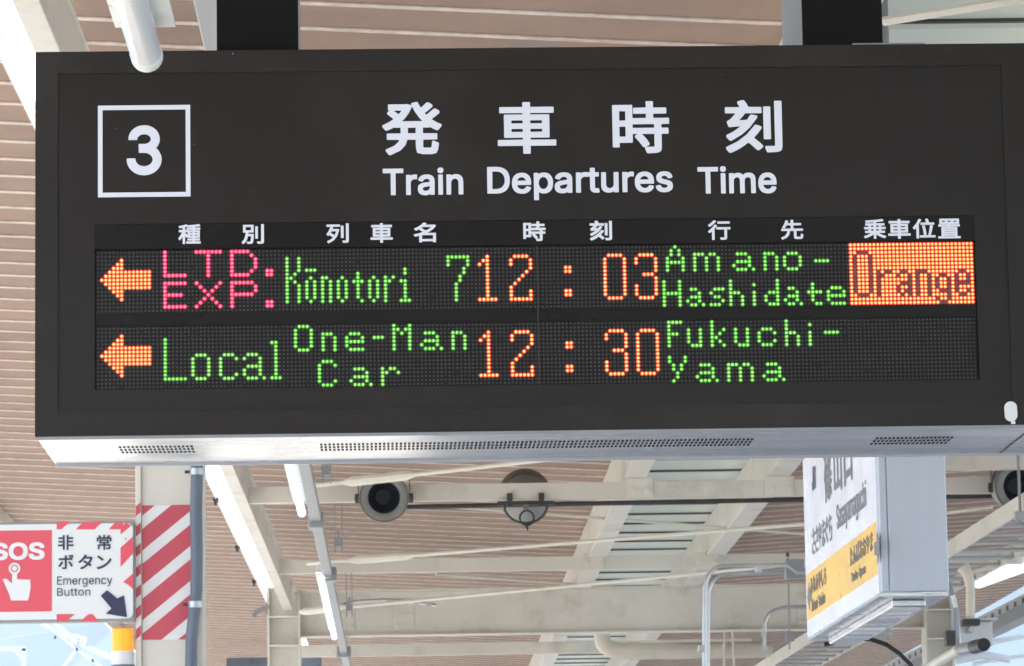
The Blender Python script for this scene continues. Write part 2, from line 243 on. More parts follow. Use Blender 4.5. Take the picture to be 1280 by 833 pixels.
"置":[[14,-24,18,-25,328,-25,335,-25,337,-24,338,6,335,9,292,9,290,13,290,151,288,156,186,157,183,158,184,161,186,163,325,163,329,165,330,194,328,198,196,198,193,199,192,201,193,204,196,204,318,204,320,208,320,211,320,283,319,287,315,288,150,288,41,288,35,287,34,208,37,204,146,204,150,203,150,201,146,198,21,198,18,197,17,168,18,164,21,163,140,163,143,161,142,158,140,157,64,157,61,155,60,13,59,10,57,9,14,8,13,3],[100,9,99,13,100,17,249,17,250,13,249,9],[100,47,99,49,100,53,249,53,250,49,249,47,246,47],[100,83,99,85,100,89,249,89,250,85,249,84,246,83],[100,119,99,122,100,125,249,125,250,122,249,119,246,119],[74,237,73,254,74,255,114,255,115,254,115,240,114,237],[153,237,153,254,156,255,193,255,197,254,196,237],[236,237,236,254,278,255,280,254,280,240,278,237]],
"非":[[119,-32,121,-34,154,-34,156,-32,157,-29,157,294,156,298,154,299,121,299,119,298,118,248,25,247,22,245,22,212,25,209,118,208,118,169,32,168,29,167,27,166,27,162,27,136,29,131,114,131,118,130,118,89,114,88,16,87,14,83,14,57,16,51,19,50,118,50],[198,-32,200,-34,230,-34,235,-32,237,50,336,50,339,50,341,53,341,83,341,86,339,88,240,88,236,90,237,130,240,131,326,131,327,132,328,136,328,146,328,166,326,168,237,168,236,208,332,209,335,212,335,241,335,245,332,247,237,247,236,294,233,298,200,298,197,294]],
"常":[[160,-32,164,-34,184,-34,197,-34,198,-32,199,57,200,59,266,59,269,57,269,17,266,15,263,15,220,16,216,14,216,7,222,-6,225,-16,227,-20,270,-19,290,-16,303,-6,307,14,307,90,306,94,303,95,200,95,199,96,199,109,200,112,274,113,275,116,275,192,275,195,273,198,82,198,78,196,78,116,79,113,158,112,160,109,160,100,159,96,158,95,49,94,47,90,47,-16,49,-17,52,-18,78,-18,82,-18,85,-16,85,57,88,59,158,59,160,57],[118,144,116,146,116,149,116,162,118,166,233,166,235,166,236,162,236,146,233,144],[24,162,26,160,29,159,58,159,61,162,61,208,62,210,65,211,286,211,290,211,291,208,291,162,293,159,326,159,328,162,328,166,327,245,322,246,280,246,276,247,276,248,299,277,300,284,298,288,273,296,266,297,263,297,260,294,248,274,235,258,231,251,230,247,197,246,196,248,196,298,194,300,190,300,161,300,158,298,158,247,154,246,121,246,118,248,118,255,105,274,89,294,85,297,78,296,55,287,53,284,53,278,68,257,73,248,68,246,29,246,25,245]],
"ボ":[[119,-20,162,-21,185,-13,188,-6,194,10,195,176,310,176,314,177,315,178,315,215,314,216,310,217,287,216,284,216,282,218,296,225,297,228,297,235,280,263,267,283,261,283,257,282,241,275,239,271,241,262,266,218,264,215,195,216,194,254,196,268,196,274,191,276,155,276,152,275,151,271,153,254,153,218,152,215,66,215,33,217,30,217,26,215,26,178,29,175,73,176,153,175,154,70,153,30,152,23,151,20,145,18,132,18,102,21,100,20,99,17,102,-17,106,-19],[38,30,43,27,50,27,74,56,98,89,117,122,119,126,119,132,116,135,92,146,86,146,82,145,63,111,45,86,15,53,15,46,16,43],[288,30,290,28,297,28,320,41,326,46,326,53,308,83,290,110,264,145,254,145,230,132,229,129,230,122,252,93,271,63],[308,228,310,226,317,226,337,234,339,238,339,241,337,248,311,291,307,293,304,293,281,284,280,278,280,274,296,251]],
"タ":[[85,-20,87,-21,94,-21,150,5,189,32,219,60,226,63,258,37,265,36,268,38,288,61,289,70,253,99,272,128,290,165,303,202,312,221,311,229,285,244,255,241,177,241,179,247,194,271,194,278,192,281,160,291,152,291,150,287,140,262,119,228,113,221,79,182,28,141,26,139,26,132,31,128,51,112,54,111,60,111,98,142,130,175,153,204,252,204,255,204,257,202,248,178,232,146,221,129,216,124,178,149,150,166,140,165,121,146,120,139,122,136,183,95,188,89,160,63,120,37,60,11,59,7,60,0]],
"ン":[[63,-12,64,-13,71,-13,127,2,170,20,213,44,260,81,300,124,328,167,329,177,312,206,308,208,305,208,300,206,274,163,234,117,183,78,147,58,107,43,44,27,43,25,43,18],[142,157,152,157,173,178,175,183,175,186,173,190,124,232,84,262,74,263,54,239,54,233,55,229,91,203]],
"篠":[[50,-30,52,-31,59,-31,79,-31,80,-30,80,152,105,205,104,208,102,209,79,216,76,216,74,215,56,175,39,148,33,139,10,114,8,109,23,87,26,86,40,99,49,111,50,109],[190,-26,191,-28,194,-29,221,-27,237,-24,246,-16,249,0,249,50,250,54,323,54,330,54,331,56,331,79,330,81,250,81,249,83,249,106,247,108,224,108,218,109,231,115,234,116,260,105,287,98,320,90,323,90,326,93,333,106,339,112,339,116,336,117,310,121,280,127,265,132,263,136,275,145,293,164,305,182,308,188,305,192,297,196,290,199,287,198,217,198,218,202,224,211,224,215,221,217,198,220,181,195,163,175,133,152,135,148,151,134,158,137,181,154,191,144,202,136,204,132,189,126,165,118,135,110,134,106,148,87,178,94,211,105,214,108,217,108,218,106,218,83,217,82,142,81,138,79,138,56,142,54,204,54,218,53,218,4,216,0,184,0,182,-3],[145,-16,148,-18,155,-14,170,0,185,17,198,33,202,40,201,44,181,51,174,52,155,27,138,11,128,4,125,0,125,-3],[302,-13,306,-16,310,-15,326,-3,329,0,328,4,320,15,303,33,283,51,280,52,260,40,259,36,264,31,277,19],[101,20,102,19,105,18,125,18,129,20,129,172,128,174,125,175,105,175,102,175,101,172],[231,148,214,159,207,165,203,172,261,172,250,160,235,149],[33,205,36,203,41,205,61,225,76,244,79,245,93,244,102,228,109,211,112,208,115,208,138,216,139,218,135,228,128,241,127,244,128,245,173,244,156,228,154,225,155,221,174,211,181,209,200,228,213,244,234,245,244,234,256,215,260,210,287,218,287,222,277,238,273,241,272,244,330,245,333,248,333,268,330,270,231,270,229,271,229,274,236,287,237,291,234,293,208,298,204,295,193,271,178,249,176,251,175,254,175,268,171,270,115,270,92,271,98,284,100,291,99,293,72,298,69,297,57,271,36,241,14,221,13,218,15,215]],
"山":[[283,-28,287,-30,307,-30,314,-30,316,-28,316,222,314,225,287,225,284,224,283,222,283,34,283,31,281,29,195,29,191,31,191,292,188,293,185,293,162,293,158,292,158,34,158,31,155,29,73,29,70,29,68,31,68,222,66,224,36,224,35,222,35,209,35,1,35,-2,36,-4,281,-4,283,-5,283,-9]],
"口":[[41,-20,42,-22,69,-22,72,-22,75,-20,76,7,79,8,118,8,274,8,276,6,277,-21,309,-20,310,258,306,260,42,260,41,257],[76,41,75,227,85,228,250,228,274,228,275,227,276,42,274,40,85,40]],
"さ":[[162,-16,176,-18,212,-17,242,-14,265,-10,267,-7,268,23,265,24,238,19,209,16,176,15,129,22,106,35,97,59,96,63,100,82,112,109,110,112,83,119,80,119,71,99,65,79,62,56,75,16,113,-9],[266,82,271,82,275,85,285,99,287,106,273,122,258,145,246,165,234,191,238,193,282,201,304,207,304,218,301,239,298,240,261,230,225,224,222,228,218,236,207,280,205,282,202,282,176,279,172,277,181,244,189,221,186,220,152,218,110,219,54,224,52,221,53,191,57,190,110,187,159,187,199,189,200,188,203,185,215,158,237,119,235,117,232,117,186,121,184,119,182,92,186,91,238,87]],
"や":[[160,-20,161,-21,165,-21,194,-13,196,-10,162,89,142,142,132,162,132,165,171,182,208,193,241,198,267,193,283,178,289,162,284,141,268,126,237,119,214,122,188,130,186,129,184,99,186,96,208,91,237,87,287,97,314,122,323,159,323,162,313,195,311,198,287,219,244,229,208,225,206,228,215,235,217,238,215,241,199,258,181,271,167,284,165,286,161,286,142,271,140,268,145,262,165,246,191,221,155,209,118,194,115,197,86,255,82,255,56,245,52,244,51,241,80,195,85,182,85,178,46,162,20,153,18,149,28,126,33,118,38,119,95,148,99,149,102,146,115,116,132,73]],
"ま":[[130,-18,142,-19,178,-12,181,-10,195,2,200,9,206,32,205,45,208,49,237,35,262,19,284,0,287,-1,290,1,303,21,306,25,306,29,279,48,247,67,208,82,204,85,203,91,203,131,204,132,264,136,297,140,298,141,299,144,299,171,297,172,231,165,201,164,201,204,204,206,294,214,296,217,296,230,296,243,294,246,244,239,202,237,202,266,204,280,201,281,171,281,168,280,169,240,169,237,168,235,128,236,66,243,64,240,64,214,66,211,109,207,165,205,169,204,169,164,168,163,152,162,115,164,66,169,62,167,62,137,125,132,168,131,170,128,170,91,168,90,145,92,99,85,71,65,62,39,61,35,64,25,69,9,72,3,99,-13],[135,12,109,18,102,22,94,35,95,39,103,52,105,54,108,55,142,63,158,62,171,59,172,42,162,19,158,17,145,13]],
"ぐ":[[222,-24,226,-26,232,-21,252,-2,252,3,206,45,127,111,120,117,107,134,107,137,124,157,196,216,200,220,219,234,244,256,245,259,242,263,224,279,216,285,213,283,200,266,180,247,121,197,87,170,67,147,66,124,87,98,128,65,169,28,201,-1],[232,137,236,136,239,137,256,145,257,147,255,154,228,200,226,201,223,202,203,194,202,190,219,164],[275,154,279,153,294,160,298,163,299,167,270,213,266,218,249,212,245,210,243,206]],
"ち":[[113,-12,117,-14,212,-13,277,17,300,73,301,80,289,116,261,139,259,141,209,150,173,147,140,137,123,127,117,126,127,160,135,195,136,197,222,204,275,211,277,212,278,215,278,235,278,242,275,244,216,234,179,230,143,227,142,228,151,275,150,277,117,279,115,278,113,248,111,235,109,228,107,227,84,228,41,233,38,233,36,232,38,200,41,199,101,195,91,152,80,118,64,77,63,73,64,72,87,63,94,62,107,80,133,102,166,115,206,120,239,114,259,98,265,80,263,73,258,63,242,35,186,17,107,18,106,14]],
"みなみやしろ":[[186,-24,191,-25,197,-22,253,19,283,74,286,75,290,72,316,51,320,51,323,52,336,82,336,85,335,89,330,92,296,113,295,115,301,181,300,184,296,184,267,187,265,184,265,151,262,135,260,132,220,146,181,155,176,158,212,234,222,247,222,250,220,253,204,267,201,267,181,263,145,261,105,260,75,261,74,257,75,227,79,224,164,229,168,229,170,227,138,157,65,133,54,128,21,62,22,56,32,28,36,22,69,9,98,16,117,33,121,39,141,77,161,123,164,124,211,114,251,95,251,92,227,46,168,4,163,0,163,-4,164,-6],[887,-24,890,-25,896,-24,953,19,983,73,986,75,989,73,1016,52,1019,51,1023,52,1036,82,1036,85,1035,89,1016,102,996,113,995,115,1001,181,999,184,996,184,966,186,965,184,965,151,963,132,953,134,920,146,880,155,877,158,894,198,910,228,923,247,923,250,921,254,904,267,880,263,844,261,775,261,774,257,776,227,778,224,867,229,871,227,839,158,762,132,754,128,722,65,721,62,722,56,735,23,767,10,772,9,798,15,818,34,840,76,861,122,864,124,910,114,945,99,952,95,951,92,927,46,867,3,864,0,864,-4,866,-7],[523,-20,531,-22,537,-21,582,-7,587,2,600,39,625,23,650,3,653,3,656,6,670,29,670,33,667,36,641,56,597,79,594,132,595,171,593,174,564,174,560,174,559,171,562,89,560,87,531,89,481,75,478,72,460,36,460,29,478,-7,481,-10],[1209,-20,1210,-22,1217,-21,1246,-14,1247,-12,1247,-7,1224,62,1197,132,1184,161,1185,165,1240,187,1290,196,1326,186,1337,161,1328,138,1326,134,1323,132,1286,120,1263,123,1240,131,1237,131,1234,128,1233,99,1234,95,1260,89,1290,86,1352,106,1354,108,1373,155,1374,161,1352,211,1293,230,1257,223,1255,224,1267,234,1269,237,1269,240,1244,264,1217,286,1214,287,1210,287,1191,272,1189,270,1189,267,1194,261,1219,240,1239,221,1224,216,1171,196,1167,198,1154,223,1137,254,1135,256,1131,256,1112,248,1102,244,1102,237,1118,214,1135,181,1125,175,1088,160,1071,155,1067,151,1068,145,1081,118,1085,117,1092,119,1148,147,1151,145,1164,118,1190,49],[1561,-20,1567,-22,1574,-21,1663,4,1669,8,1718,56,1719,62,1699,85,1696,87,1692,87,1643,36,1570,16,1531,26,1516,66,1520,234,1524,274,1521,277,1481,277,1480,274,1483,237,1480,59,1504,-4],[1863,-17,1870,-18,2002,0,2010,10,2053,79,2052,84,2026,141,1953,164,1930,162,1927,163,1924,165,2002,227,2016,237,2017,244,1999,264,1996,265,1976,262,1913,260,1854,259,1831,260,1828,257,1829,224,1831,222,1861,225,1943,229,1948,227,1880,167,1785,89,1785,85,1786,82,1805,62,1808,60,1811,60,1814,62,1874,112,1946,132,1996,118,1998,115,2014,82,2009,73,1973,27,1857,18,1855,16,1855,13],[524,13,504,18,500,23,495,33,495,36,504,51,534,59,550,58,560,55,564,53,564,42,557,23,554,20,531,12],[65,48,60,52,56,62,57,66,74,102,79,105,118,120,121,118,114,102,104,82,90,56,82,49,75,46,72,46],[402,49,409,46,412,46,415,49,458,121,488,191,491,194,524,200,550,206,554,208,553,237,550,241,547,241,521,233,504,230,500,231,511,274,512,280,511,281,478,285,475,285,473,283,470,254,463,227,461,224,428,222,386,225,381,224,380,221,382,194,386,191,445,190,448,190,449,188,422,130,379,66,379,62,382,59],[765,48,760,52,756,62,756,66,775,103,818,120,821,118,808,89,790,56,782,49,775,46],[656,158,659,156,663,156,665,158,680,181,679,186,643,210,603,231,597,234,593,234,590,231,579,214,577,208,580,204,623,181]],
"たんばおおやま":[[742,-20,772,-19,774,-17,774,9,787,52,800,88,800,92,793,98,785,105,778,106,765,73,763,82,762,98,768,171,779,237,785,263,785,267,782,268,749,270,746,267,746,253,735,178,728,95,732,29],[1910,-20,1914,-22,1917,-22,1946,-14,1948,-11,1948,-7,1923,66,1897,132,1884,161,1884,164,1940,187,1989,196,1996,195,2026,186,2030,178,2037,161,2027,135,2026,132,1986,120,1963,123,1940,131,1937,131,1934,128,1933,98,1936,95,1960,89,1989,86,2052,106,2055,108,2058,115,2072,152,2074,161,2052,211,1993,230,1960,224,1958,227,1967,234,1969,237,1969,240,1929,276,1917,286,1914,287,1910,286,1893,273,1890,270,1890,267,1892,263,1920,240,1940,220,1927,217,1871,196,1867,197,1838,254,1834,256,1831,256,1807,247,1801,244,1802,237,1818,214,1828,197,1836,181,1811,169,1772,154,1768,151,1768,147,1781,118,1785,117,1790,118,1808,128,1851,148,1864,119,1890,49],[887,-17,894,-19,900,-18,947,-1,960,39,963,39,980,28,1004,6,1009,4,1013,6,1027,29,1028,32,1027,36,1006,52,996,59,963,78,959,82,955,171,956,173,960,174,993,176,1013,179,1016,181,1016,210,1014,214,1009,214,956,207,955,227,958,267,956,270,920,270,919,267,920,207,917,205,890,204,831,207,828,204,828,178,828,174,831,173,861,171,917,171,919,171,920,169,924,91,920,90,894,92,841,77,836,72,821,43,819,36,839,-4],[2228,-17,2244,-20,2293,-5,2307,29,2308,46,2310,47,2351,26,2385,-2,2389,-2,2392,0,2403,16,2408,26,2408,29,2405,32,2366,59,2306,85,2303,128,2306,131,2349,134,2399,139,2400,141,2401,168,2401,171,2399,173,2346,167,2306,165,2303,168,2303,204,2306,206,2395,213,2397,214,2398,217,2398,244,2396,247,2306,238,2303,240,2305,280,2303,282,2273,282,2270,282,2268,280,2269,240,2268,237,2267,236,2214,238,2168,244,2164,244,2163,237,2165,210,2210,206,2267,204,2269,201,2269,168,2269,164,2267,163,2214,165,2168,170,2164,170,2162,168,2162,138,2164,135,2210,132,2267,130,2269,128,2270,92,2244,93,2184,78,2181,75,2162,39,2161,32,2181,-4,2184,-7],[62,-14,72,-17,75,-16,79,-8,108,72,131,144,141,191,178,196,215,204,215,234,214,238,211,238,178,231,151,228,150,230,159,273,158,280,118,282,117,280,118,267,116,253,111,224,108,223,75,221,32,224,31,220,32,189,36,188,56,187,102,188,103,184,94,148,71,75,37,-1,37,-4,39,-6],[395,-14,405,-17,409,-17,411,-14,424,22,441,65,468,100,471,103,504,118,508,118,521,112,526,98,528,29,540,-1,580,-17,587,-16,646,10,649,12,683,75,686,82,686,85,683,88,663,105,656,106,630,48,587,21,574,25,570,27,563,42,562,108,550,138,547,141,541,144,518,152,491,147,481,143,480,144,501,183,531,237,545,257,546,260,544,264,514,276,508,275,505,270,484,227,435,135,373,-1,373,-4,376,-7],[1155,-14,1161,-15,1184,-6,1187,-4,1195,32,1193,102,1194,105,1227,114,1267,116,1303,107,1308,102,1321,75,1306,46,1303,42,1263,25,1223,22,1222,19,1223,16,1231,-11,1234,-14,1257,-13,1280,-9,1336,19,1339,22,1342,29,1358,75,1356,83,1336,123,1333,129,1330,131,1267,150,1227,146,1194,139,1193,141,1194,188,1266,201,1267,207,1267,234,1263,236,1227,228,1195,224,1195,227,1198,280,1197,283,1194,284,1161,284,1160,283,1159,280,1161,253,1161,220,1158,219,1122,218,1092,221,1090,220,1089,217,1089,191,1089,187,1092,186,1138,184,1158,185,1160,181,1160,128,1158,125,1108,94,1102,85,1083,49,1084,42,1110,3],[1505,-14,1511,-15,1534,-6,1537,-4,1545,32,1545,105,1577,114,1616,117,1653,107,1658,102,1671,75,1656,45,1653,41,1613,25,1573,22,1572,19,1574,12,1584,-14,1610,-13,1633,-8,1686,19,1690,26,1708,75,1706,83,1686,124,1682,130,1680,131,1616,150,1577,146,1544,139,1543,144,1544,187,1547,189,1616,201,1617,207,1617,234,1613,236,1577,228,1546,224,1545,227,1546,253,1548,280,1547,284,1544,284,1511,284,1510,283,1509,280,1511,267,1511,220,1508,219,1471,218,1442,221,1439,217,1440,191,1440,187,1442,186,1488,184,1508,185,1509,184,1510,181,1510,128,1508,125,1458,93,1433,49,1435,42,1460,3],[245,-11,287,-9,320,-6,321,-4,322,29,320,31,316,31,283,25,254,24,207,33,203,36,195,52,195,55,199,82,199,85,198,88,168,90,165,88,161,65,160,42,181,5,184,2],[890,16,864,21,860,26,854,39,864,55,894,63,910,61,924,58,925,55,925,52,918,26,910,22],[2227,15,2207,20,2204,22,2198,32,2196,36,2197,39,2206,52,2210,54,2244,62,2257,61,2270,59,2272,55,2272,42,2262,19,2240,13],[1148,25,1131,31,1125,39,1120,49,1131,69,1138,75,1158,88,1160,85,1161,36,1158,26,1151,24],[1498,25,1484,30,1481,32,1470,49,1479,65,1484,72,1508,88,1510,85,1510,36,1508,26,1501,24],[184,141,188,139,221,142,254,142,283,141,313,138,316,141,317,171,313,173,254,176,188,173,184,171],[1365,164,1369,163,1373,164,1387,187,1387,191,1386,194,1348,220,1308,244,1303,245,1300,244,1287,224,1286,217,1329,191],[1715,164,1719,163,1723,164,1737,187,1737,191,1735,194,1706,215,1687,227,1656,244,1650,244,1637,224,1636,217,1679,191],[983,220,986,218,996,220,1006,225,1009,227,1009,230,999,255,990,276,986,281,983,281,966,276,963,274,963,270,973,249],[1021,230,1026,230,1042,236,1044,237,1045,240,1023,290,1019,292,999,287,998,283,1016,239]],
"Train":[[847,-25,880,-26,920,-20,936,-15,960,-1,976,-17,1048,-17,1056,-16,1061,-9,1061,271,1057,303,1048,329,1032,354,1008,375,976,391,928,400,880,401,840,395,816,387,784,370,768,358,744,328,733,303,732,287,736,276,800,257,816,257,824,262,840,286,850,295,872,307,896,313,920,311,940,303,952,292,963,271,964,255,952,247,824,228,776,211,744,187,728,159,721,119,722,87,728,55,736,37,753,15,776,-4,808,-18],[176,-9,184,-17,248,-17,264,-17,272,-13,274,-9,275,431,280,435,424,435,432,438,432,522,424,526,32,526,24,526,16,521,16,439,24,435,168,435,176,431],[484,-9,488,-16,496,-17,568,-17,576,-15,579,-1,579,231,584,255,597,279,624,300,656,308,696,305,704,306,708,311,709,391,704,400,656,402,632,400,600,390,584,380,579,383,576,392,568,396,496,396,485,391],[1133,-9,1136,-15,1144,-17,1208,-17,1224,-16,1228,-9,1228,383,1224,394,1144,396,1134,391],[1299,-9,1304,-16,1312,-17,1384,-17,1392,-13,1394,215,1398,247,1407,271,1424,292,1448,306,1472,312,1496,307,1516,295,1530,279,1540,255,1543,223,1544,-11,1552,-17,1624,-17,1632,-16,1638,-9,1638,247,1634,287,1632,303,1619,335,1603,359,1584,377,1544,396,1512,401,1464,401,1448,398,1416,386,1400,376,1392,383,1391,391,1384,396,1312,396,1304,395,1300,391],[872,63,844,71,825,87,818,103,822,119,829,127,855,143,872,148,960,161,964,159,964,127,957,111,944,91,912,70],[1150,431,1168,427,1200,427,1216,433,1231,447,1239,463,1240,495,1236,511,1224,528,1200,539,1176,541,1150,535,1129,519,1122,495,1123,463,1130,447]],
"Departures":[[947,-159,1028,-160,1036,-154,1037,-7,1040,1,1044,2,1076,-16,1100,-23,1148,-25,1188,-19,1220,-7,1252,16,1274,41,1292,72,1306,113,1312,153,1313,217,1306,265,1292,305,1274,337,1252,361,1220,383,1180,398,1108,400,1068,390,1036,368,1035,385,1033,393,1028,396,956,396,944,393,942,385,942,-143,942,-151],[678,-23,740,-25,772,-20,808,-7,835,9,852,25,875,57,884,81,884,97,882,105,876,108,820,121,796,121,780,95,756,75,732,66,700,65,674,73,652,88,637,105,624,129,619,145,620,149,628,152,876,152,885,153,890,161,890,217,887,249,880,281,863,321,844,348,808,377,780,390,748,399,700,401,660,397,636,391,604,375,577,353,552,321,533,281,523,241,519,193,523,137,532,96,550,57,575,25,604,1,641,-15],[1455,-23,1492,-26,1540,-20,1564,-12,1588,2,1596,-17,1676,-17,1680,-15,1684,-7,1684,273,1681,297,1671,329,1655,353,1636,371,1604,389,1572,397,1540,401,1492,400,1452,392,1420,378,1395,361,1372,337,1356,305,1356,278,1420,257,1444,258,1460,283,1476,297,1500,309,1524,313,1548,310,1564,301,1577,289,1586,273,1588,257,1579,249,1444,227,1396,209,1366,185,1352,161,1345,137,1344,97,1348,65,1357,41,1374,17,1391,1,1420,-14],[3051,-23,3116,-24,3148,-19,3180,-8,3204,6,3225,25,3248,57,3257,81,3257,97,3252,107,3196,121,3172,122,3164,115,3148,90,3125,73,3100,65,3076,65,3052,71,3034,81,3016,97,3001,121,2993,145,2996,151,3004,152,3252,152,3260,153,3264,161,3263,225,3257,265,3248,297,3236,322,3212,353,3182,377,3148,392,3116,400,3068,401,3028,396,2996,385,2972,372,2948,351,2925,321,2906,281,2896,241,2893,209,2896,137,2905,97,2923,57,2948,25,2980,0,3015,-15],[3423,-23,3484,-25,3516,-21,3548,-11,3572,1,3596,20,3607,33,3620,57,3627,89,3626,129,3617,161,3601,185,3580,202,3556,214,3428,251,3419,257,3408,273,3407,281,3412,289,3428,304,3444,311,3468,315,3492,310,3508,300,3518,289,3532,263,3540,260,3556,260,3612,273,3620,281,3620,297,3613,321,3604,339,3578,369,3532,394,3500,400,3444,401,3412,396,3388,389,3356,372,3340,359,3328,345,3313,313,3309,281,3312,241,3320,217,3337,193,3358,177,3391,161,3507,129,3518,121,3529,105,3522,89,3508,76,3484,66,3460,63,3436,67,3412,80,3398,97,3388,121,3380,124,3356,122,3300,108,3298,89,3306,57,3314,41,3332,17,3348,4,3380,-13],[46,-15,228,-17,260,-16,308,-7,340,4,380,25,408,49,435,81,459,129,474,185,479,249,474,321,461,377,438,425,412,458,386,481,340,506,289,521,228,526,52,526,44,522,43,1],[1758,-15,1844,-17,1850,-7,1850,225,1853,249,1864,273,1884,293,1908,305,1932,308,1972,305,1988,310,2020,310,2027,305,2028,73,2031,49,2044,21,2068,-3,2100,-17,2156,-21,2188,-19,2204,-14,2209,-7,2209,9,2196,68,2188,71,2148,68,2140,70,2126,81,2122,105,2122,305,2132,310,2188,310,2198,313,2200,385,2196,395,2124,398,2122,481,2116,487,2036,488,2028,483,2027,401,2020,396,1988,396,1972,401,1908,401,1876,392,1852,378,1844,395,1764,396,1757,393,1755,1],[2333,-15,2348,-19,2380,-22,2428,-19,2460,-8,2484,7,2492,-16,2576,-15,2580,1,2580,385,2578,393,2572,396,2508,396,2487,393,2485,385,2485,161,2481,129,2470,105,2452,84,2428,72,2404,68,2380,74,2359,89,2343,113,2340,126,2337,153,2337,385,2335,393,2324,396,2268,396,2244,393,2242,121,2245,89,2254,57,2276,22,2300,0],[2656,-15,2743,-15,2747,-7,2747,233,2752,257,2766,281,2780,293,2796,302,2828,308,2868,305,2876,311,2877,393,2868,401,2820,402,2796,399,2764,388,2748,377,2740,395,2668,396,2654,393,2652,385,2652,1],[1124,64,1092,73,1072,89,1060,104,1042,145,1036,185,1042,233,1050,257,1060,274,1084,298,1108,309,1124,312,1157,305,1172,295,1188,279,1202,257,1208,241,1214,217,1217,185,1213,153,1206,129,1188,98,1172,82,1158,73],[1484,65,1463,73,1446,89,1440,105,1444,117,1452,127,1468,138,1492,147,1588,162,1589,137,1585,121,1577,105,1564,88,1532,68,1500,63],[148,74,142,81,144,433,236,434,292,420,323,401,345,377,364,345,375,313,381,273,381,233,376,201,362,161,348,136,335,121,316,104,290,89,252,78,228,75],[628,238,622,241,627,257,652,289,676,305,708,312,732,308,756,294,775,273,789,241,780,238],[2996,239,2994,241,3000,257,3020,284,3044,302,3076,312,3108,307,3126,297,3148,273,3161,241,3156,238]],
"Time":[[1410,-24,1456,-25,1488,-21,1536,-4,1576,26,1597,56,1606,80,1605,104,1600,108,1544,121,1520,122,1503,96,1480,76,1456,66,1432,64,1408,69,1385,80,1367,96,1351,120,1342,144,1344,152,1600,152,1608,153,1613,160,1613,224,1608,256,1598,296,1581,328,1560,354,1528,379,1496,393,1464,400,1416,401,1376,396,1344,384,1312,365,1285,336,1265,304,1251,264,1244,224,1242,176,1247,128,1258,88,1274,56,1299,24,1328,1,1368,-16],[182,-16,264,-17,272,-14,274,-8,275,432,280,435,424,435,432,438,432,523,416,526,32,526,24,526,15,520,16,439,24,435,168,435,176,432,176,-8],[488,-16,568,-17,576,-15,579,-8,579,384,576,394,568,396,496,396,485,392,484,0],[655,-16,736,-17,744,-14,747,248,755,272,768,290,792,307,816,312,840,306,853,296,864,283,871,264,872,-8,880,-17,962,-16,967,-8,967,232,969,256,979,280,992,297,1008,307,1032,312,1056,308,1076,296,1088,280,1092,264,1096,-14,1104,-17,1185,-16,1189,-8,1189,0,1189,264,1183,312,1178,328,1165,352,1144,375,1128,386,1104,397,1072,403,1024,402,986,392,952,372,936,356,904,386,888,394,864,401,832,403,799,400,776,393,752,378,744,383,743,392,736,396,656,395,653,392,651,376,651,0,651,-8],[1344,240,1352,260,1376,290,1400,306,1432,312,1456,307,1477,296,1498,272,1507,256,1511,240],[498,432,520,426,552,427,568,433,584,448,591,464,591,496,587,512,575,528,552,539,520,540,496,533,481,520,474,504,474,464,480,448]],
"SOS":[[192,-36,235,-37,283,-34,311,-28,355,-10,379,5,403,29,419,53,433,92,436,156,432,188,421,220,395,251,371,271,331,291,219,324,187,336,163,351,146,372,150,388,172,412,203,427,227,430,265,420,288,404,302,388,311,356,315,352,411,350,419,351,427,356,429,388,423,428,418,444,399,476,379,497,353,516,323,530,283,541,227,544,171,540,131,530,100,516,68,492,48,468,32,436,25,404,25,340,30,316,41,292,67,260,99,239,139,220,275,178,299,163,315,141,313,132,304,116,283,97,251,82,219,78,187,86,171,93,155,105,140,124,131,156,123,164,27,165,19,164,11,156,10,124,19,76,39,36,59,13,83,-5,115,-20,155,-32],[1172,-36,1219,-37,1267,-33,1307,-22,1339,-8,1358,4,1382,28,1402,60,1413,92,1416,156,1412,188,1400,220,1375,252,1347,273,1315,289,1198,324,1163,338,1139,355,1126,372,1126,380,1135,396,1155,414,1179,425,1211,430,1243,421,1268,404,1283,385,1291,356,1299,351,1395,350,1407,356,1409,388,1403,428,1390,460,1379,476,1355,500,1323,521,1299,531,1259,541,1211,544,1163,542,1131,536,1091,522,1059,501,1034,476,1015,444,1007,420,1004,364,1010,316,1021,292,1043,264,1075,241,1115,222,1251,180,1278,164,1295,140,1284,116,1259,94,1227,81,1195,78,1163,87,1139,101,1120,124,1107,162,1075,165,1003,165,995,162,991,156,990,124,997,84,1009,52,1033,20,1059,-2,1091,-19,1123,-29],[640,-28,675,-34,755,-34,787,-28,835,-11,875,15,911,52,935,92,955,143,963,180,968,268,963,332,948,388,923,439,909,460,891,479,851,511,803,532,755,542,699,544,643,537,595,520,555,496,519,460,489,412,471,364,460,300,460,212,470,148,491,92,516,52,555,13,595,-12],[699,84,675,91,651,104,627,124,608,148,592,180,585,204,579,260,584,300,591,324,605,356,619,376,635,392,659,410,691,423,715,427,745,420,771,409,789,396,811,372,822,356,837,324,846,284,849,252,843,208,835,180,819,148,800,124,779,106,747,89,715,82]],
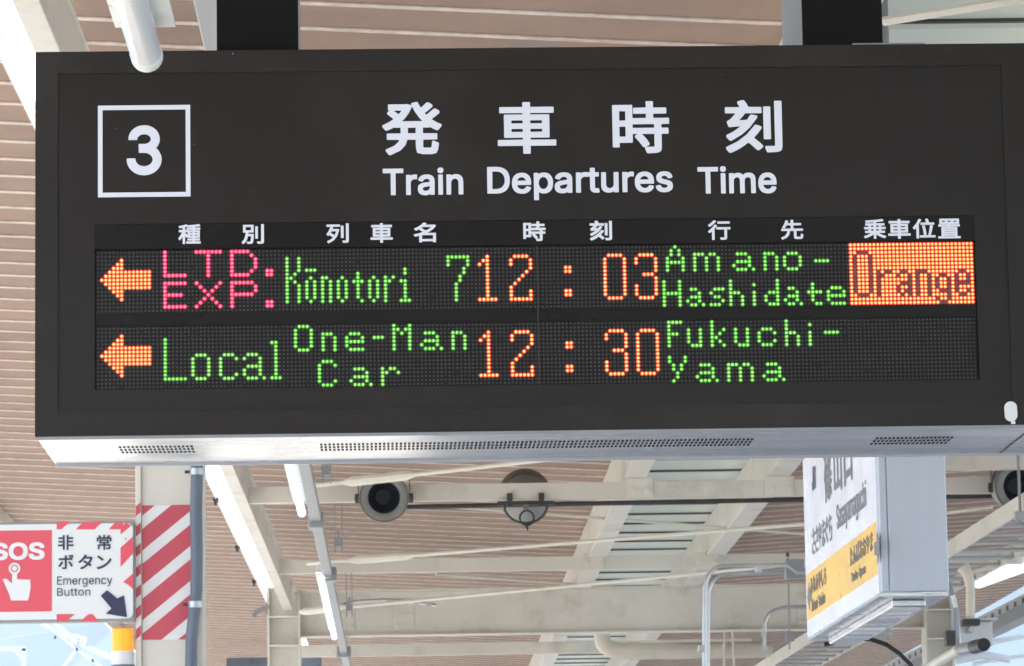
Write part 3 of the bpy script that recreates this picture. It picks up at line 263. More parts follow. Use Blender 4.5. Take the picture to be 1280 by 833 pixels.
"3":[[137,2,172,-1,193,0,211,3,233,9,247,14,272,27,287,37,301,49,314,64,325,78,335,96,342,114,347,139,348,157,347,175,343,193,337,211,326,231,316,247,294,269,295,272,309,290,319,308,326,326,329,341,330,359,329,377,325,395,319,411,311,427,300,442,287,456,272,467,256,478,229,489,208,495,190,498,154,497,121,491,100,483,71,467,47,445,33,427,26,413,20,398,15,377,14,355,17,352,100,352,103,355,104,366,108,377,113,384,121,392,132,399,146,405,172,409,193,406,215,398,224,391,231,384,239,370,240,355,235,341,225,330,211,320,200,316,186,312,118,312,117,308,118,223,186,222,204,218,215,214,232,204,243,193,251,183,258,164,258,154,256,143,248,125,233,109,215,98,193,91,172,89,150,91,139,94,121,102,110,109,100,120,90,136,87,146,85,164,82,168,-1,168,-3,164,-3,139,2,114,8,100,17,82,30,64,47,46,74,25,92,16,110,9]],
"Sasayamaguchi":[[3558,-157,3608,-156,3640,-150,3672,-138,3704,-117,3720,-101,3737,-69,3744,-45,3747,-5,3747,379,3744,385,3680,386,3673,379,3672,338,3668,347,3648,365,3624,380,3600,388,3536,389,3504,382,3472,365,3450,347,3424,313,3407,275,3397,227,3395,187,3398,147,3405,115,3417,83,3448,40,3472,22,3504,6,3528,1,3568,-2,3600,2,3624,9,3648,25,3664,41,3672,43,3672,51,3672,-5,3665,-37,3652,-61,3624,-80,3592,-89,3544,-87,3506,-69,3472,-34,3460,-37,3416,-61,3411,-69,3424,-95,3445,-117,3467,-133,3512,-151],[1646,-149,1688,-152,1712,-150,1728,-145,1760,-125,1786,-93,1801,-61,1966,371,1968,379,1960,386,1896,386,1888,382,1784,91,1761,163,1680,384,1608,386,1600,379,1742,3,1743,-5,1732,-37,1712,-70,1703,-77,1688,-82,1648,-80,1643,-85,1630,-141],[179,-13,224,-16,264,-14,296,-7,336,9,360,23,381,43,406,83,413,107,414,155,408,187,402,203,392,217,366,243,312,272,173,315,147,331,127,355,123,379,126,395,136,413,149,427,176,443,224,452,272,443,296,430,317,411,326,395,329,379,336,371,400,371,408,379,405,403,398,427,384,453,368,472,344,491,320,505,296,514,264,521,224,523,192,521,160,515,123,499,96,482,72,458,56,431,47,403,45,371,49,339,61,307,80,283,112,260,144,245,288,200,320,178,335,155,338,139,332,115,324,99,308,83,280,66,232,56,192,60,152,75,128,96,117,115,111,139,104,144,40,144,32,141,35,107,43,83,56,58,74,35,96,17,122,3,152,-8],[574,-13,608,-16,656,-9,688,6,712,26,716,19,716,3,720,-7,788,-5,790,3,789,283,776,323,760,347,736,367,712,380,672,389,640,391,600,387,560,376,536,364,514,347,494,323,483,299,481,291,488,283,544,267,552,268,568,293,584,307,624,322,656,323,680,316,694,307,707,291,713,275,714,251,704,240,680,234,592,223,544,210,512,195,496,182,482,163,473,139,470,107,473,75,486,43,498,27,520,7,552,-8],[984,-13,1048,-14,1080,-7,1104,1,1132,19,1152,39,1165,59,1172,83,1174,107,1170,139,1160,161,1144,180,1124,195,1104,206,984,239,965,251,954,267,952,275,956,291,969,307,1000,323,1024,325,1048,321,1072,309,1088,292,1096,275,1104,270,1162,283,1167,291,1165,299,1155,323,1139,347,1120,365,1096,378,1072,386,1040,390,992,390,944,375,921,363,903,347,891,331,878,299,876,275,879,243,888,222,904,200,921,187,952,173,1064,141,1082,131,1093,115,1095,107,1093,91,1072,67,1056,59,1024,53,992,56,965,67,949,83,936,112,920,113,865,99,866,83,879,51,905,19,944,-4],[1329,-13,1368,-16,1416,-7,1440,4,1464,25,1469,19,1472,-6,1543,-5,1543,283,1530,323,1515,347,1488,369,1464,380,1424,389,1392,391,1352,387,1312,376,1277,355,1260,339,1237,299,1235,291,1240,284,1304,267,1321,291,1344,310,1376,322,1416,322,1436,315,1448,306,1460,291,1467,275,1468,251,1456,240,1344,222,1300,211,1272,199,1256,187,1236,163,1227,139,1224,107,1228,75,1240,43,1256,23,1272,9,1304,-7],[2107,-13,2144,-16,2176,-12,2200,-5,2224,9,2248,30,2251,-5,2322,-5,2323,251,2321,283,2308,323,2292,347,2272,365,2246,379,2216,387,2176,391,2128,387,2104,381,2072,366,2048,348,2027,323,2015,299,2013,291,2020,283,2080,267,2104,296,2128,313,2152,322,2192,322,2214,315,2226,307,2240,291,2245,275,2246,251,2240,243,2232,239,2112,220,2078,211,2056,202,2032,185,2014,163,2006,139,2003,107,2005,75,2019,43,2038,19,2056,5,2088,-9],[3106,-13,3144,-16,3192,-7,3216,4,3248,27,3249,-5,3321,-5,3322,251,3320,283,3307,323,3291,347,3272,364,3248,378,3216,387,3176,391,3144,389,3104,381,3072,367,3048,349,3026,323,3014,299,3012,291,3016,284,3080,267,3104,297,3120,309,3152,322,3184,323,3208,317,3226,307,3241,283,3246,259,3245,251,3232,239,3104,219,3077,211,3056,202,3033,187,3013,163,3005,139,3002,107,3005,75,3013,51,3030,27,3048,10,3080,-7],[4386,-13,4416,-15,4464,-8,4512,13,4536,34,4550,51,4563,75,4572,99,4568,109,4504,124,4480,83,4471,75,4440,59,4408,54,4384,58,4360,68,4342,83,4324,107,4312,139,4308,163,4307,203,4310,227,4317,251,4328,275,4340,291,4368,313,4392,321,4408,323,4424,322,4448,315,4480,293,4498,259,4504,255,4560,268,4571,275,4561,307,4532,347,4512,363,4488,376,4440,390,4408,391,4368,387,4344,381,4309,363,4282,339,4254,299,4240,266,4232,227,4230,187,4232,147,4240,110,4256,72,4288,30,4312,11,4344,-4],[2415,-5,2489,-5,2489,235,2492,259,2504,289,2520,305,2544,319,2568,323,2592,319,2616,303,2630,283,2635,259,2637,-5,2709,-5,2711,243,2713,267,2720,284,2736,304,2760,318,2784,323,2808,320,2832,308,2848,292,2855,275,2859,-5,2928,-7,2932,3,2932,259,2926,307,2916,331,2906,347,2888,367,2872,377,2848,388,2824,392,2776,390,2744,381,2720,367,2688,333,2657,371,2640,382,2616,390,2592,393,2568,392,2536,383,2512,368,2488,344,2487,379,2480,386,2416,384],[3925,-5,3968,-12,4008,-9,4056,11,4080,37,4083,27,4083,3,4088,-7,4155,-5,4157,379,4152,386,4088,386,4081,379,4081,155,4077,123,4067,99,4048,77,4016,61,3992,57,3976,59,3954,67,3936,80,3923,99,3916,123,3913,147,3912,382,3904,386,3840,384,3838,139,3844,83,3857,51,3880,20,3904,3],[4645,-5,4717,-5,4719,219,4724,259,4730,275,4748,299,4784,318,4808,322,4840,315,4864,299,4876,283,4885,259,4887,-5,4961,-5,4962,243,4955,299,4947,323,4932,347,4904,372,4880,383,4848,390,4800,389,4768,381,4744,368,4720,344,4719,507,4715,515,4712,516,4648,516,4644,507],[5055,-5,5129,-5,5129,379,5128,382,5120,386,5064,386,5056,384,5054,379],[584,58,560,73,548,91,547,115,560,136,592,154,712,175,715,171,713,123,704,99,688,79,664,64,640,55,616,52],[1336,58,1312,75,1303,91,1301,115,1312,135,1336,150,1360,157,1464,175,1468,171,1469,139,1464,115,1458,99,1440,78,1424,66,1392,55,1368,53],[2120,57,2096,69,2081,91,2080,115,2088,131,2096,139,2112,149,2136,157,2240,175,2248,171,2248,139,2243,115,2236,99,2216,75,2200,65,2176,56,2152,53],[3112,59,3089,75,3080,91,3079,115,3087,131,3096,140,3112,150,3136,157,3240,175,3246,171,3247,139,3242,115,3232,94,3216,76,3200,65,3168,55,3144,53],[3568,67,3531,75,3512,88,3496,106,3482,131,3476,147,3472,171,3472,203,3481,251,3491,275,3504,292,3520,307,3536,316,3552,321,3576,322,3608,316,3624,307,3642,291,3653,275,3666,243,3671,211,3672,187,3665,139,3644,99,3624,81,3608,72],[5065,443,5096,436,5112,440,5129,451,5139,467,5142,483,5136,506,5128,517,5112,527,5088,531,5072,527,5054,515,5045,499,5044,475,5049,459]],
"Emergency":[[60,0,60,509,372,509,372,452,125,452,125,286,355,286,355,229,125,229,125,57,375,57,375,0],[471,0,471,379,531,379,531,295,526,295,536,323,551,346,569,363,591,376,614,384,638,386,664,383,687,375,706,361,721,342,732,320,740,295,731,295,741,321,756,343,776,361,799,375,826,383,855,386,877,385,897,380,916,372,933,361,947,346,959,328,968,307,974,283,975,255,975,0,914,0,914,254,912,279,904,298,891,313,866,326,837,330,813,328,793,320,776,307,764,290,756,270,754,247,754,0,693,0,693,260,687,288,672,311,648,326,618,330,596,328,576,320,558,307,544,289,535,266,532,238,532,0],[1240,-8,1205,-5,1174,3,1145,16,1121,35,1100,58,1084,85,1072,116,1065,150,1062,187,1065,224,1072,258,1084,290,1100,317,1120,340,1143,359,1171,373,1201,382,1234,384,1254,383,1274,380,1294,374,1313,366,1331,355,1348,341,1362,324,1375,305,1385,282,1393,256,1398,227,1399,194,1399,169,1103,169,1103,221,1366,221,1338,202,1337,226,1333,248,1326,269,1311,294,1291,314,1265,326,1234,330,1212,328,1192,323,1175,313,1153,294,1137,270,1128,241,1124,211,1124,178,1126,151,1131,127,1139,106,1150,88,1163,73,1179,61,1198,53,1218,48,1241,46,1262,48,1282,53,1299,61,1314,73,1325,88,1334,105,1393,91,1382,63,1363,39,1348,26,1331,14,1311,4,1289,-3,1266,-7],[1485,0,1485,379,1544,379,1544,321,1548,321,1562,347,1585,367,1603,377,1623,383,1645,385,1661,384,1676,384,1676,322,1662,324,1651,325,1639,326,1614,323,1591,315,1572,301,1558,284,1549,262,1546,237,1546,0],[1898,-151,1871,-149,1847,-146,1825,-140,1797,-127,1774,-110,1755,-91,1742,-69,1793,-41,1802,-53,1813,-66,1827,-78,1846,-88,1869,-95,1898,-97,1927,-95,1952,-87,1974,-75,1990,-58,1999,-34,2003,-6,2003,68,1998,68,1989,56,1978,41,1963,28,1944,16,1918,8,1886,5,1857,7,1829,14,1804,27,1781,43,1762,65,1747,90,1735,120,1728,154,1726,191,1728,229,1735,263,1746,293,1762,320,1781,342,1804,361,1829,374,1857,382,1887,384,1919,382,1945,373,1965,360,1980,346,1991,331,1999,319,2004,319,2004,379,2064,379,2064,-9,2061,-40,2054,-67,2042,-90,2025,-109,2005,-124,1982,-136,1956,-144,1928,-149],[1896,59,1918,61,1938,66,1955,75,1976,95,1991,121,1998,142,2002,166,2004,193,2002,219,1998,242,1991,264,1982,283,1970,299,1955,312,1938,322,1918,328,1896,330,1874,328,1854,322,1836,312,1822,298,1809,282,1800,262,1793,241,1789,218,1788,193,1789,167,1793,144,1800,123,1816,96,1837,76,1854,66,1874,61],[2328,-8,2293,-5,2262,3,2233,16,2209,35,2188,58,2172,85,2160,116,2153,150,2151,187,2153,224,2160,258,2172,290,2188,317,2208,340,2231,359,2259,373,2289,382,2322,384,2342,383,2362,380,2382,374,2401,366,2419,355,2436,341,2450,324,2463,305,2474,282,2481,256,2486,227,2488,194,2488,169,2191,169,2191,221,2454,221,2426,202,2425,226,2421,248,2414,269,2399,294,2379,314,2353,326,2322,330,2300,328,2280,323,2263,313,2241,294,2225,270,2216,241,2212,211,2212,178,2214,151,2219,127,2227,106,2238,88,2251,73,2267,61,2286,53,2306,48,2329,46,2351,48,2370,53,2387,61,2402,73,2414,88,2422,105,2481,91,2470,63,2452,39,2436,26,2419,14,2399,4,2377,-3,2354,-7],[2634,227,2634,0,2573,0,2573,379,2632,379,2632,287,2623,287,2636,319,2653,344,2672,362,2695,374,2720,382,2748,384,2772,383,2795,377,2815,369,2833,356,2848,340,2861,321,2870,298,2876,271,2877,240,2877,0,2816,0,2816,235,2814,263,2806,286,2793,304,2776,318,2755,326,2730,329,2704,326,2681,317,2662,303,2647,283,2637,257],[3137,-8,3104,-5,3074,3,3047,16,3023,35,3002,58,2986,85,2974,116,2967,150,2964,187,2967,225,2974,260,2986,291,3002,318,3023,341,3047,360,3074,374,3104,382,3137,384,3164,383,3190,377,3214,368,3235,356,3254,341,3270,322,3283,301,3292,277,3233,262,3228,276,3220,289,3211,301,3200,311,3187,319,3172,325,3156,329,3137,330,3114,328,3093,321,3075,310,3060,296,3048,278,3038,258,3032,236,3028,212,3026,187,3028,163,3032,139,3038,117,3048,97,3060,80,3075,66,3093,55,3114,49,3137,46,3156,48,3173,52,3188,58,3201,66,3212,76,3222,89,3229,102,3234,117,3293,102,3284,78,3271,56,3255,37,3236,21,3215,9,3191,-1,3165,-6],[3373,-139,3387,-86,3397,-87,3414,-90,3429,-89,3443,-84,3456,-74,3467,-58,3476,-36,3488,-1,3343,379,3410,379,3491,155,3499,132,3506,109,3512,87,3518,64,3525,42,3531,21,3509,21,3516,42,3522,64,3528,87,3535,110,3542,132,3550,155,3631,379,3697,379,3530,-58,3517,-85,3502,-107,3485,-124,3465,-136,3442,-143,3417,-145,3403,-145,3390,-143,3380,-141]],
"Button":[[60,0,60,509,241,509,274,507,304,501,329,491,350,477,367,461,381,442,390,421,396,398,398,374,395,344,387,320,373,301,356,286,336,275,315,267,315,262,339,257,363,245,385,227,402,203,411,184,416,161,418,136,416,111,410,88,400,67,386,48,368,31,344,18,317,8,284,2,247,0],[125,57,245,57,281,60,309,67,330,80,344,96,353,115,355,137,352,161,342,184,327,203,306,218,279,228,248,231,125,231],[125,285,238,285,265,288,288,296,308,309,323,326,333,348,336,372,333,393,326,412,313,429,294,442,270,449,240,452,125,452],[638,-5,614,-3,591,2,571,11,553,23,538,39,525,59,516,82,511,109,509,139,509,379,570,379,570,144,572,117,580,94,593,75,610,61,631,53,656,50,682,53,705,62,725,77,740,97,749,122,752,153,752,379,813,379,813,0,754,0,754,92,763,92,750,60,733,35,713,17,690,5,666,-3],[1070,379,1070,327,873,327,873,379],[931,471,992,471,992,98,995,76,1002,61,1016,53,1037,50,1051,51,1068,54,1079,2,1069,-1,1058,-3,1046,-4,1034,-4,1004,-1,979,7,958,21,943,41,934,64,931,93],[1297,379,1297,327,1100,327,1100,379],[1158,471,1220,471,1220,98,1222,76,1230,61,1243,53,1264,50,1279,51,1295,54,1307,2,1297,-1,1285,-3,1274,-4,1262,-4,1232,-1,1206,7,1186,21,1170,41,1161,64,1158,93],[1528,-8,1495,-5,1465,3,1438,16,1414,35,1393,58,1377,85,1365,116,1357,150,1355,187,1357,225,1365,260,1377,291,1393,318,1414,341,1438,360,1465,374,1495,382,1528,384,1562,382,1592,374,1619,360,1644,341,1664,318,1680,291,1692,260,1700,225,1702,187,1700,150,1692,116,1680,85,1664,58,1644,35,1619,16,1592,3,1562,-5],[1528,46,1552,49,1573,55,1591,66,1606,80,1619,97,1628,117,1635,139,1639,163,1640,187,1639,212,1635,236,1628,258,1619,278,1606,296,1591,310,1573,321,1552,328,1528,330,1505,328,1484,321,1466,310,1451,296,1439,278,1429,258,1423,236,1419,212,1417,187,1419,163,1423,139,1429,117,1439,97,1451,80,1466,66,1484,55,1505,49],[1850,227,1850,0,1789,0,1789,379,1848,379,1848,287,1839,287,1852,319,1868,344,1888,362,1911,374,1936,382,1963,384,1988,383,2011,377,2031,369,2049,356,2064,340,2077,321,2086,298,2091,271,2093,240,2093,0,2032,0,2032,235,2030,263,2022,286,2009,304,1992,318,1971,326,1946,329,1920,326,1897,317,1877,303,1862,283,1853,257]],
"Minami-Yashiro":[[1351,-12,1393,-10,1425,-2,1449,13,1473,36,1477,28,1477,4,1481,-4,1537,-4,1545,4,1543,284,1533,316,1518,340,1492,364,1465,377,1433,385,1401,388,1361,385,1329,378,1278,348,1257,324,1241,292,1249,285,1305,270,1328,300,1345,312,1377,325,1401,327,1425,324,1445,316,1463,300,1473,280,1475,252,1472,244,1465,238,1441,232,1329,215,1289,202,1257,180,1245,164,1234,140,1231,108,1233,84,1243,52,1253,36,1268,20,1289,5,1321,-7],[3443,-12,3489,-10,3513,-3,3537,11,3561,33,3567,28,3569,-3,3633,-4,3636,4,3636,252,3630,300,3620,324,3601,349,3585,363,3561,375,3537,382,3513,387,3465,387,3425,379,3401,370,3377,354,3354,332,3332,292,3337,286,3393,270,3401,276,3417,298,3433,311,3465,324,3489,327,3513,325,3529,320,3546,308,3561,286,3566,268,3566,252,3562,244,3553,237,3441,219,3401,210,3369,197,3353,185,3331,156,3326,140,3321,108,3327,68,3338,44,3350,28,3367,12,3385,2,3409,-7],[3805,-4,3833,-10,3865,-12,3897,-11,3937,-1,3953,5,3986,28,4001,44,4012,68,4018,100,4017,132,4008,156,3987,180,3977,188,3945,205,3830,236,3809,250,3801,260,3798,276,3801,292,3812,308,3841,324,3865,328,3897,325,3921,315,3937,297,3948,276,3953,273,4009,287,4011,292,4006,308,3988,340,3969,359,3937,377,3905,386,3873,388,3841,387,3817,381,3777,364,3745,334,3735,316,3728,284,3729,252,3737,228,3753,204,3774,188,3801,176,3921,142,3935,132,3946,116,3947,100,3942,84,3928,68,3905,56,3873,50,3841,52,3809,65,3793,81,3782,108,3777,111,3721,98,3716,92,3723,68,3742,36,3758,20,3777,7],[5039,-4,5057,-9,5089,-12,5121,-10,5153,-2,5185,12,5206,28,5229,52,5248,84,5260,116,5268,156,5270,204,5263,252,5249,291,5229,324,5206,348,5185,364,5153,379,5121,386,5057,386,5033,380,5001,364,4980,348,4953,319,4937,292,4925,260,4916,204,4916,164,4925,116,4937,84,4953,57,4980,28,5001,12],[56,4,57,-3,97,-4,121,-4,126,4,124,380,129,395,171,276,281,0,289,-4,345,-3,455,276,497,392,502,380,500,4,505,-4,569,-4,572,12,572,500,569,512,481,513,471,508,347,188,321,106,313,93,278,196,157,508,153,512,145,513,65,513,57,510],[677,4,681,-4,745,-3,746,380,737,383,681,383,678,380],[843,4,849,-4,881,-4,905,-4,913,4,913,220,918,260,928,284,945,304,977,320,1009,324,1033,320,1057,308,1077,284,1084,260,1087,228,1089,-4,1153,-4,1156,12,1156,228,1153,276,1148,300,1134,332,1115,356,1097,370,1049,387,993,386,969,379,945,366,925,348,913,332,909,380,905,383,849,383,844,380],[1642,4,1649,-4,1705,-4,1711,4,1711,236,1713,260,1728,292,1743,308,1753,316,1769,322,1793,326,1817,323,1833,315,1843,308,1859,284,1864,260,1865,-3,1929,-4,1933,12,1932,236,1936,268,1945,291,1960,308,1985,322,2009,326,2041,321,2064,308,2077,292,2083,276,2085,4,2089,-4,2153,-4,2154,268,2147,308,2129,344,2113,362,2089,378,2057,388,2025,390,1993,385,1969,377,1937,355,1913,325,1889,359,1865,379,1841,387,1809,390,1785,387,1761,378,1729,355,1713,334,1710,340,1709,380,1705,383,1649,383,1643,380],[2252,4,2257,-4,2265,-4,2313,-4,2321,4,2321,380,2313,383,2257,383,2253,380],[3023,4,3025,-4,3033,-4,3089,-4,3095,4,3095,204,3263,476,3281,506,3281,510,3273,513,3201,511,3090,332,3065,285,3057,278,3033,324,2920,508,2913,513,2897,513,2841,513,2836,508,3023,204],[4098,4,4105,-4,4161,-4,4167,4,4167,220,4172,260,4181,284,4194,300,4209,311,4233,321,4257,325,4281,322,4305,312,4329,286,4339,260,4341,4,4345,-4,4401,-4,4409,-3,4410,4,4410,244,4406,284,4394,324,4377,348,4347,372,4329,380,4297,387,4249,386,4225,379,4193,361,4178,348,4169,334,4167,508,4161,513,4105,513,4098,508],[4508,4,4513,-4,4521,-4,4569,-4,4577,4,4577,380,4569,383,4513,383,4509,380],[4674,4,4681,-4,4737,-4,4744,4,4744,236,4747,260,4758,284,4769,298,4785,309,4817,320,4833,322,4865,318,4873,324,4873,380,4865,388,4817,387,4793,380,4777,372,4761,358,4745,337,4741,348,4740,380,4737,383,4681,383,4675,380],[1353,52,1337,56,1321,65,1313,71,1306,84,1301,108,1305,124,1313,137,1326,148,1361,160,1474,180,1476,140,1473,116,1465,98,1449,76,1425,61,1401,53,1377,50],[3449,51,3417,62,3408,68,3395,84,3392,108,3395,124,3401,134,3409,142,3433,156,3561,180,3567,172,3566,132,3559,108,3545,84,3521,63,3497,53,3465,49],[5081,52,5057,57,5035,68,5017,84,5007,100,4996,124,4988,156,4985,188,4987,212,4996,252,5001,264,5017,291,5033,306,5049,316,5073,324,5113,324,5136,316,5153,305,5178,276,5189,252,5198,220,5199,164,5194,140,5183,108,5177,96,5159,76,5129,57,5097,51],[2480,188,2489,184,2705,184,2711,188,2710,244,2705,247,2689,248,2505,248,2481,246],[691,444,713,439,729,442,746,452,755,468,759,484,755,500,745,516,729,525,705,527,689,523,673,508,666,484,669,468,679,452],[2265,444,2289,439,2305,442,2321,452,2329,464,2334,484,2331,500,2321,515,2307,524,2289,527,2268,524,2255,516,2244,500,2241,484,2244,468,2249,458],[4521,444,4545,439,4561,442,4577,452,4585,465,4590,484,4586,500,4577,515,4563,524,4545,527,4524,524,4511,516,4500,500,4497,484,4500,468,4505,458]],
"Tamba-Ōyama":[[3317,-148,3365,-147,3389,-140,3405,-131,3421,-117,3440,-92,3475,-12,3618,364,3623,380,3621,382,3557,383,3549,380,3464,148,3445,84,3437,93,3412,172,3336,380,3333,383,3277,383,3261,380,3404,4,3404,-4,3389,-47,3373,-72,3349,-85,3309,-82,3306,-84,3291,-140,3301,-145],[595,-12,637,-10,669,-2,701,19,717,36,721,28,721,4,725,-4,781,-4,789,4,789,252,783,300,773,324,757,347,733,366,693,382,661,387,621,387,581,379,557,370,525,350,509,334,497,316,486,292,493,286,549,270,572,300,589,312,621,325,645,327,669,324,689,316,707,300,717,280,719,252,717,244,709,238,685,232,573,215,533,202,501,180,489,164,478,140,475,108,477,84,487,52,497,36,512,20,533,5,565,-7],[2019,-12,2061,-10,2093,-1,2117,13,2141,38,2145,28,2145,4,2149,-4,2205,-4,2213,4,2213,252,2208,292,2197,324,2181,346,2160,364,2133,377,2093,386,2061,388,2021,383,1981,371,1949,351,1938,340,1920,316,1909,292,1917,285,1973,271,1996,300,2013,313,2045,325,2069,327,2093,324,2113,316,2133,297,2139,284,2142,252,2140,244,2133,239,2101,230,2005,217,1957,202,1925,180,1912,164,1902,140,1898,108,1900,84,1911,52,1925,30,1945,12,1965,1,1989,-7],[3784,-12,3829,-10,3853,-3,3877,9,3909,36,3909,4,3917,-4,3973,-4,3976,4,3977,260,3972,300,3961,324,3944,348,3925,364,3910,372,3877,383,3853,387,3813,387,3781,382,3749,372,3725,359,3701,339,3684,316,3674,292,3677,288,3685,285,3733,270,3741,273,3757,298,3773,310,3805,324,3829,327,3853,325,3877,316,3893,303,3901,290,3908,260,3905,244,3901,240,3885,234,3781,219,3733,206,3709,195,3693,183,3677,165,3670,148,3664,124,3664,92,3671,60,3679,44,3700,20,3723,4,3749,-6],[4783,-12,4829,-10,4853,-3,4877,10,4901,32,4906,28,4909,-3,4973,-4,4976,4,4976,252,4971,300,4961,324,4943,348,4925,363,4893,378,4861,386,4829,388,4789,384,4749,373,4717,354,4694,332,4674,292,4685,284,4733,270,4741,275,4757,298,4773,311,4805,324,4837,326,4853,325,4877,316,4893,301,4902,284,4906,268,4906,252,4904,244,4893,237,4781,219,4741,210,4709,196,4693,184,4672,156,4666,140,4662,108,4664,84,4678,44,4708,12,4722,4,4749,-6],[1629,-4,1645,-9,1677,-12,1709,-10,1733,-3,1765,13,1798,44,1822,84,1833,116,1840,148,1842,204,1834,260,1819,300,1805,324,1789,342,1757,368,1717,384,1677,388,1645,385,1621,379,1597,364,1565,332,1565,508,1557,513,1501,513,1496,508,1496,4,1501,-4,1557,-4,1564,4,1565,52,1568,44,1589,20,1605,8],[2926,-4,2981,-11,3021,-7,3066,4,3101,21,3130,44,3149,64,3179,108,3198,156,3207,196,3211,252,3208,308,3197,356,3181,397,3149,444,3105,484,3069,503,3029,515,2981,520,2933,515,2893,503,2857,484,2813,444,2781,397,2765,356,2756,316,2751,252,2754,204,2764,156,2783,108,2803,76,2832,44,2861,22,2877,13,2901,2],[189,4,197,-4,205,-4,253,-4,261,4,261,444,269,448,413,448,421,452,421,476,421,508,413,513,37,513,28,508,29,450,37,448,181,448,189,444],[886,4,893,-4,949,-4,956,4,956,236,958,260,972,292,987,308,997,316,1013,322,1037,326,1061,323,1077,315,1087,308,1103,284,1108,260,1109,-3,1173,-4,1177,12,1176,236,1180,268,1189,291,1204,308,1229,322,1253,326,1285,321,1308,308,1321,292,1327,276,1330,252,1330,4,1333,-4,1397,-4,1398,268,1391,308,1373,344,1357,362,1333,378,1301,388,1269,390,1237,385,1204,372,1181,355,1157,325,1133,359,1109,379,1085,387,1053,390,1029,387,1005,378,973,355,957,333,954,340,953,380,949,383,893,383,887,380],[4075,4,4077,-4,4141,-4,4144,4,4144,236,4149,268,4160,292,4181,313,4205,324,4229,325,4253,322,4275,308,4291,284,4293,276,4296,252,4296,4,4301,-4,4357,-4,4365,4,4365,244,4368,268,4381,296,4402,316,4421,323,4445,326,4469,322,4496,308,4508,292,4515,276,4518,252,4518,4,4525,-4,4581,-4,4587,4,4587,260,4580,308,4559,348,4541,366,4517,380,4485,389,4453,389,4429,387,4397,375,4370,356,4349,331,4341,328,4324,356,4301,375,4277,386,4245,390,4221,388,4189,376,4157,351,4149,340,4143,348,4141,381,4077,382],[597,52,573,60,554,76,549,86,545,108,549,124,557,137,581,153,605,160,718,180,720,140,717,116,709,98,693,76,669,61,645,53,621,50],[1661,52,1626,60,1613,68,1596,84,1584,100,1575,124,1568,148,1564,188,1567,220,1573,248,1584,276,1597,295,1612,308,1629,318,1669,326,1693,323,1711,316,1733,300,1747,284,1765,241,1772,188,1765,137,1754,108,1741,86,1709,60,1685,53],[2021,52,2005,56,1989,65,1981,71,1973,84,1969,108,1972,124,1981,139,2013,156,2141,181,2143,140,2140,116,2129,92,2117,78,2101,65,2077,55,2045,50],[3789,51,3761,60,3741,77,3735,92,3733,108,3736,124,3741,132,3757,147,3777,156,3901,179,3908,172,3905,116,3885,81,3861,63,3837,53,3805,49],[4789,51,4765,57,4741,76,4734,92,4732,108,4735,124,4741,133,4757,147,4773,155,4901,179,4907,172,4905,124,4897,100,4885,83,4861,63,4837,53,4805,49],[2957,59,2925,68,2901,80,2877,99,2857,124,2831,180,2824,220,2823,284,2832,332,2841,356,2854,380,2877,410,2899,428,2925,440,2957,450,2981,452,3029,444,3061,429,3083,412,3109,380,3130,332,3137,300,3138,220,3131,180,3119,148,3106,124,3077,92,3045,71,3013,60,2981,57],[2371,188,2373,185,2389,184,2597,184,2602,188,2601,244,2589,248,2373,247],[2883,588,2893,583,3077,584,3080,588,3080,636,3077,639,3061,640,2885,639]],
"JR":[[168,-26,198,-27,238,-22,278,-8,310,15,329,38,339,54,351,86,356,142,356,510,356,518,350,528,262,529,254,525,252,150,243,110,230,91,210,78,182,71,158,78,142,89,126,110,121,126,118,182,115,190,110,193,22,193,14,186,13,134,19,86,38,41,60,14,94,-9,126,-20],[440,-18,537,-18,541,-2,541,174,558,178,622,178,628,174,734,-19,840,-18,844,-10,843,14,744,198,774,218,790,234,805,254,823,310,826,350,822,398,807,446,790,471,750,504,710,520,646,529,454,529,438,525,436,-2],[542,277,542,431,622,432,654,429,678,421,699,406,710,391,720,366,720,342,712,318,694,296,678,286,646,276]]}
def glyph_mesh(key, bold=0.0, depth=0.03):
    """mesh (em units, in XY, facing +Z) of one printed word or character"""
    c = bpy.data.curves.new('g', 'CURVE'); c.dimensions = '2D'; c.fill_mode = 'FRONT' if depth == 0 else 'BOTH'
    c.extrude = depth/2; c.offset = 0
    for L in GLYPHS[key]:
        n = len(L)//2; sp = c.splines.new('POLY'); sp.points.add(n-1)
        for i in range(n): sp.points[i].co = (L[2*i]/1000, L[2*i+1]/1000, 0, 1)
        sp.use_cyclic_u = True
    o = bpy.data.objects.new('g', c); COL.objects.link(o)
    bpy.context.view_layer.update(); dg = bpy.context.evaluated_depsgraph_get()
    me = bpy.data.meshes.new_from_object(o.evaluated_get(dg)); bpy.data.objects.remove(o); bpy.data.curves.remove(c)
    return me
def put_text(key, name, material, parent, origin, ex, ey, box, bold=0.0, lift=.001, depth=.0012, label=None):
    """fit the word to box=(u0,u1,v0,v1) on the plane origin+u*ex+v*ey (parent's local space)"""
    me = glyph_mesh(key, bold, .03)
    xs = [v.co.x for v in me.vertices]; ys = [v.co.y for v in me.vertices]
    x0, x1, y0, y1 = min(xs), max(xs), min(ys), max(ys); u0, u1, v0, v1 = box
    ex, ey, origin = Vector(ex), Vector(ey), Vector(origin); nz = ex.cross(ey).normalized()
    for v in me.vertices:
        u = u0+(v.co.x-x0)/(x1-x0)*(u1-u0); w = v0+(v.co.y-y0)/(y1-y0)*(v1-v0)
        q = lift+depth if v.co.z > 0 else lift
        v.co = origin+ex*u+ey*w+nz*q
    me.materials.clear(); me.materials.append(material); me.name = name
    o = bpy.data.objects.new(name, me); COL.objects.link(o); o.parent = parent
    if label: o['label'] = label
    return o

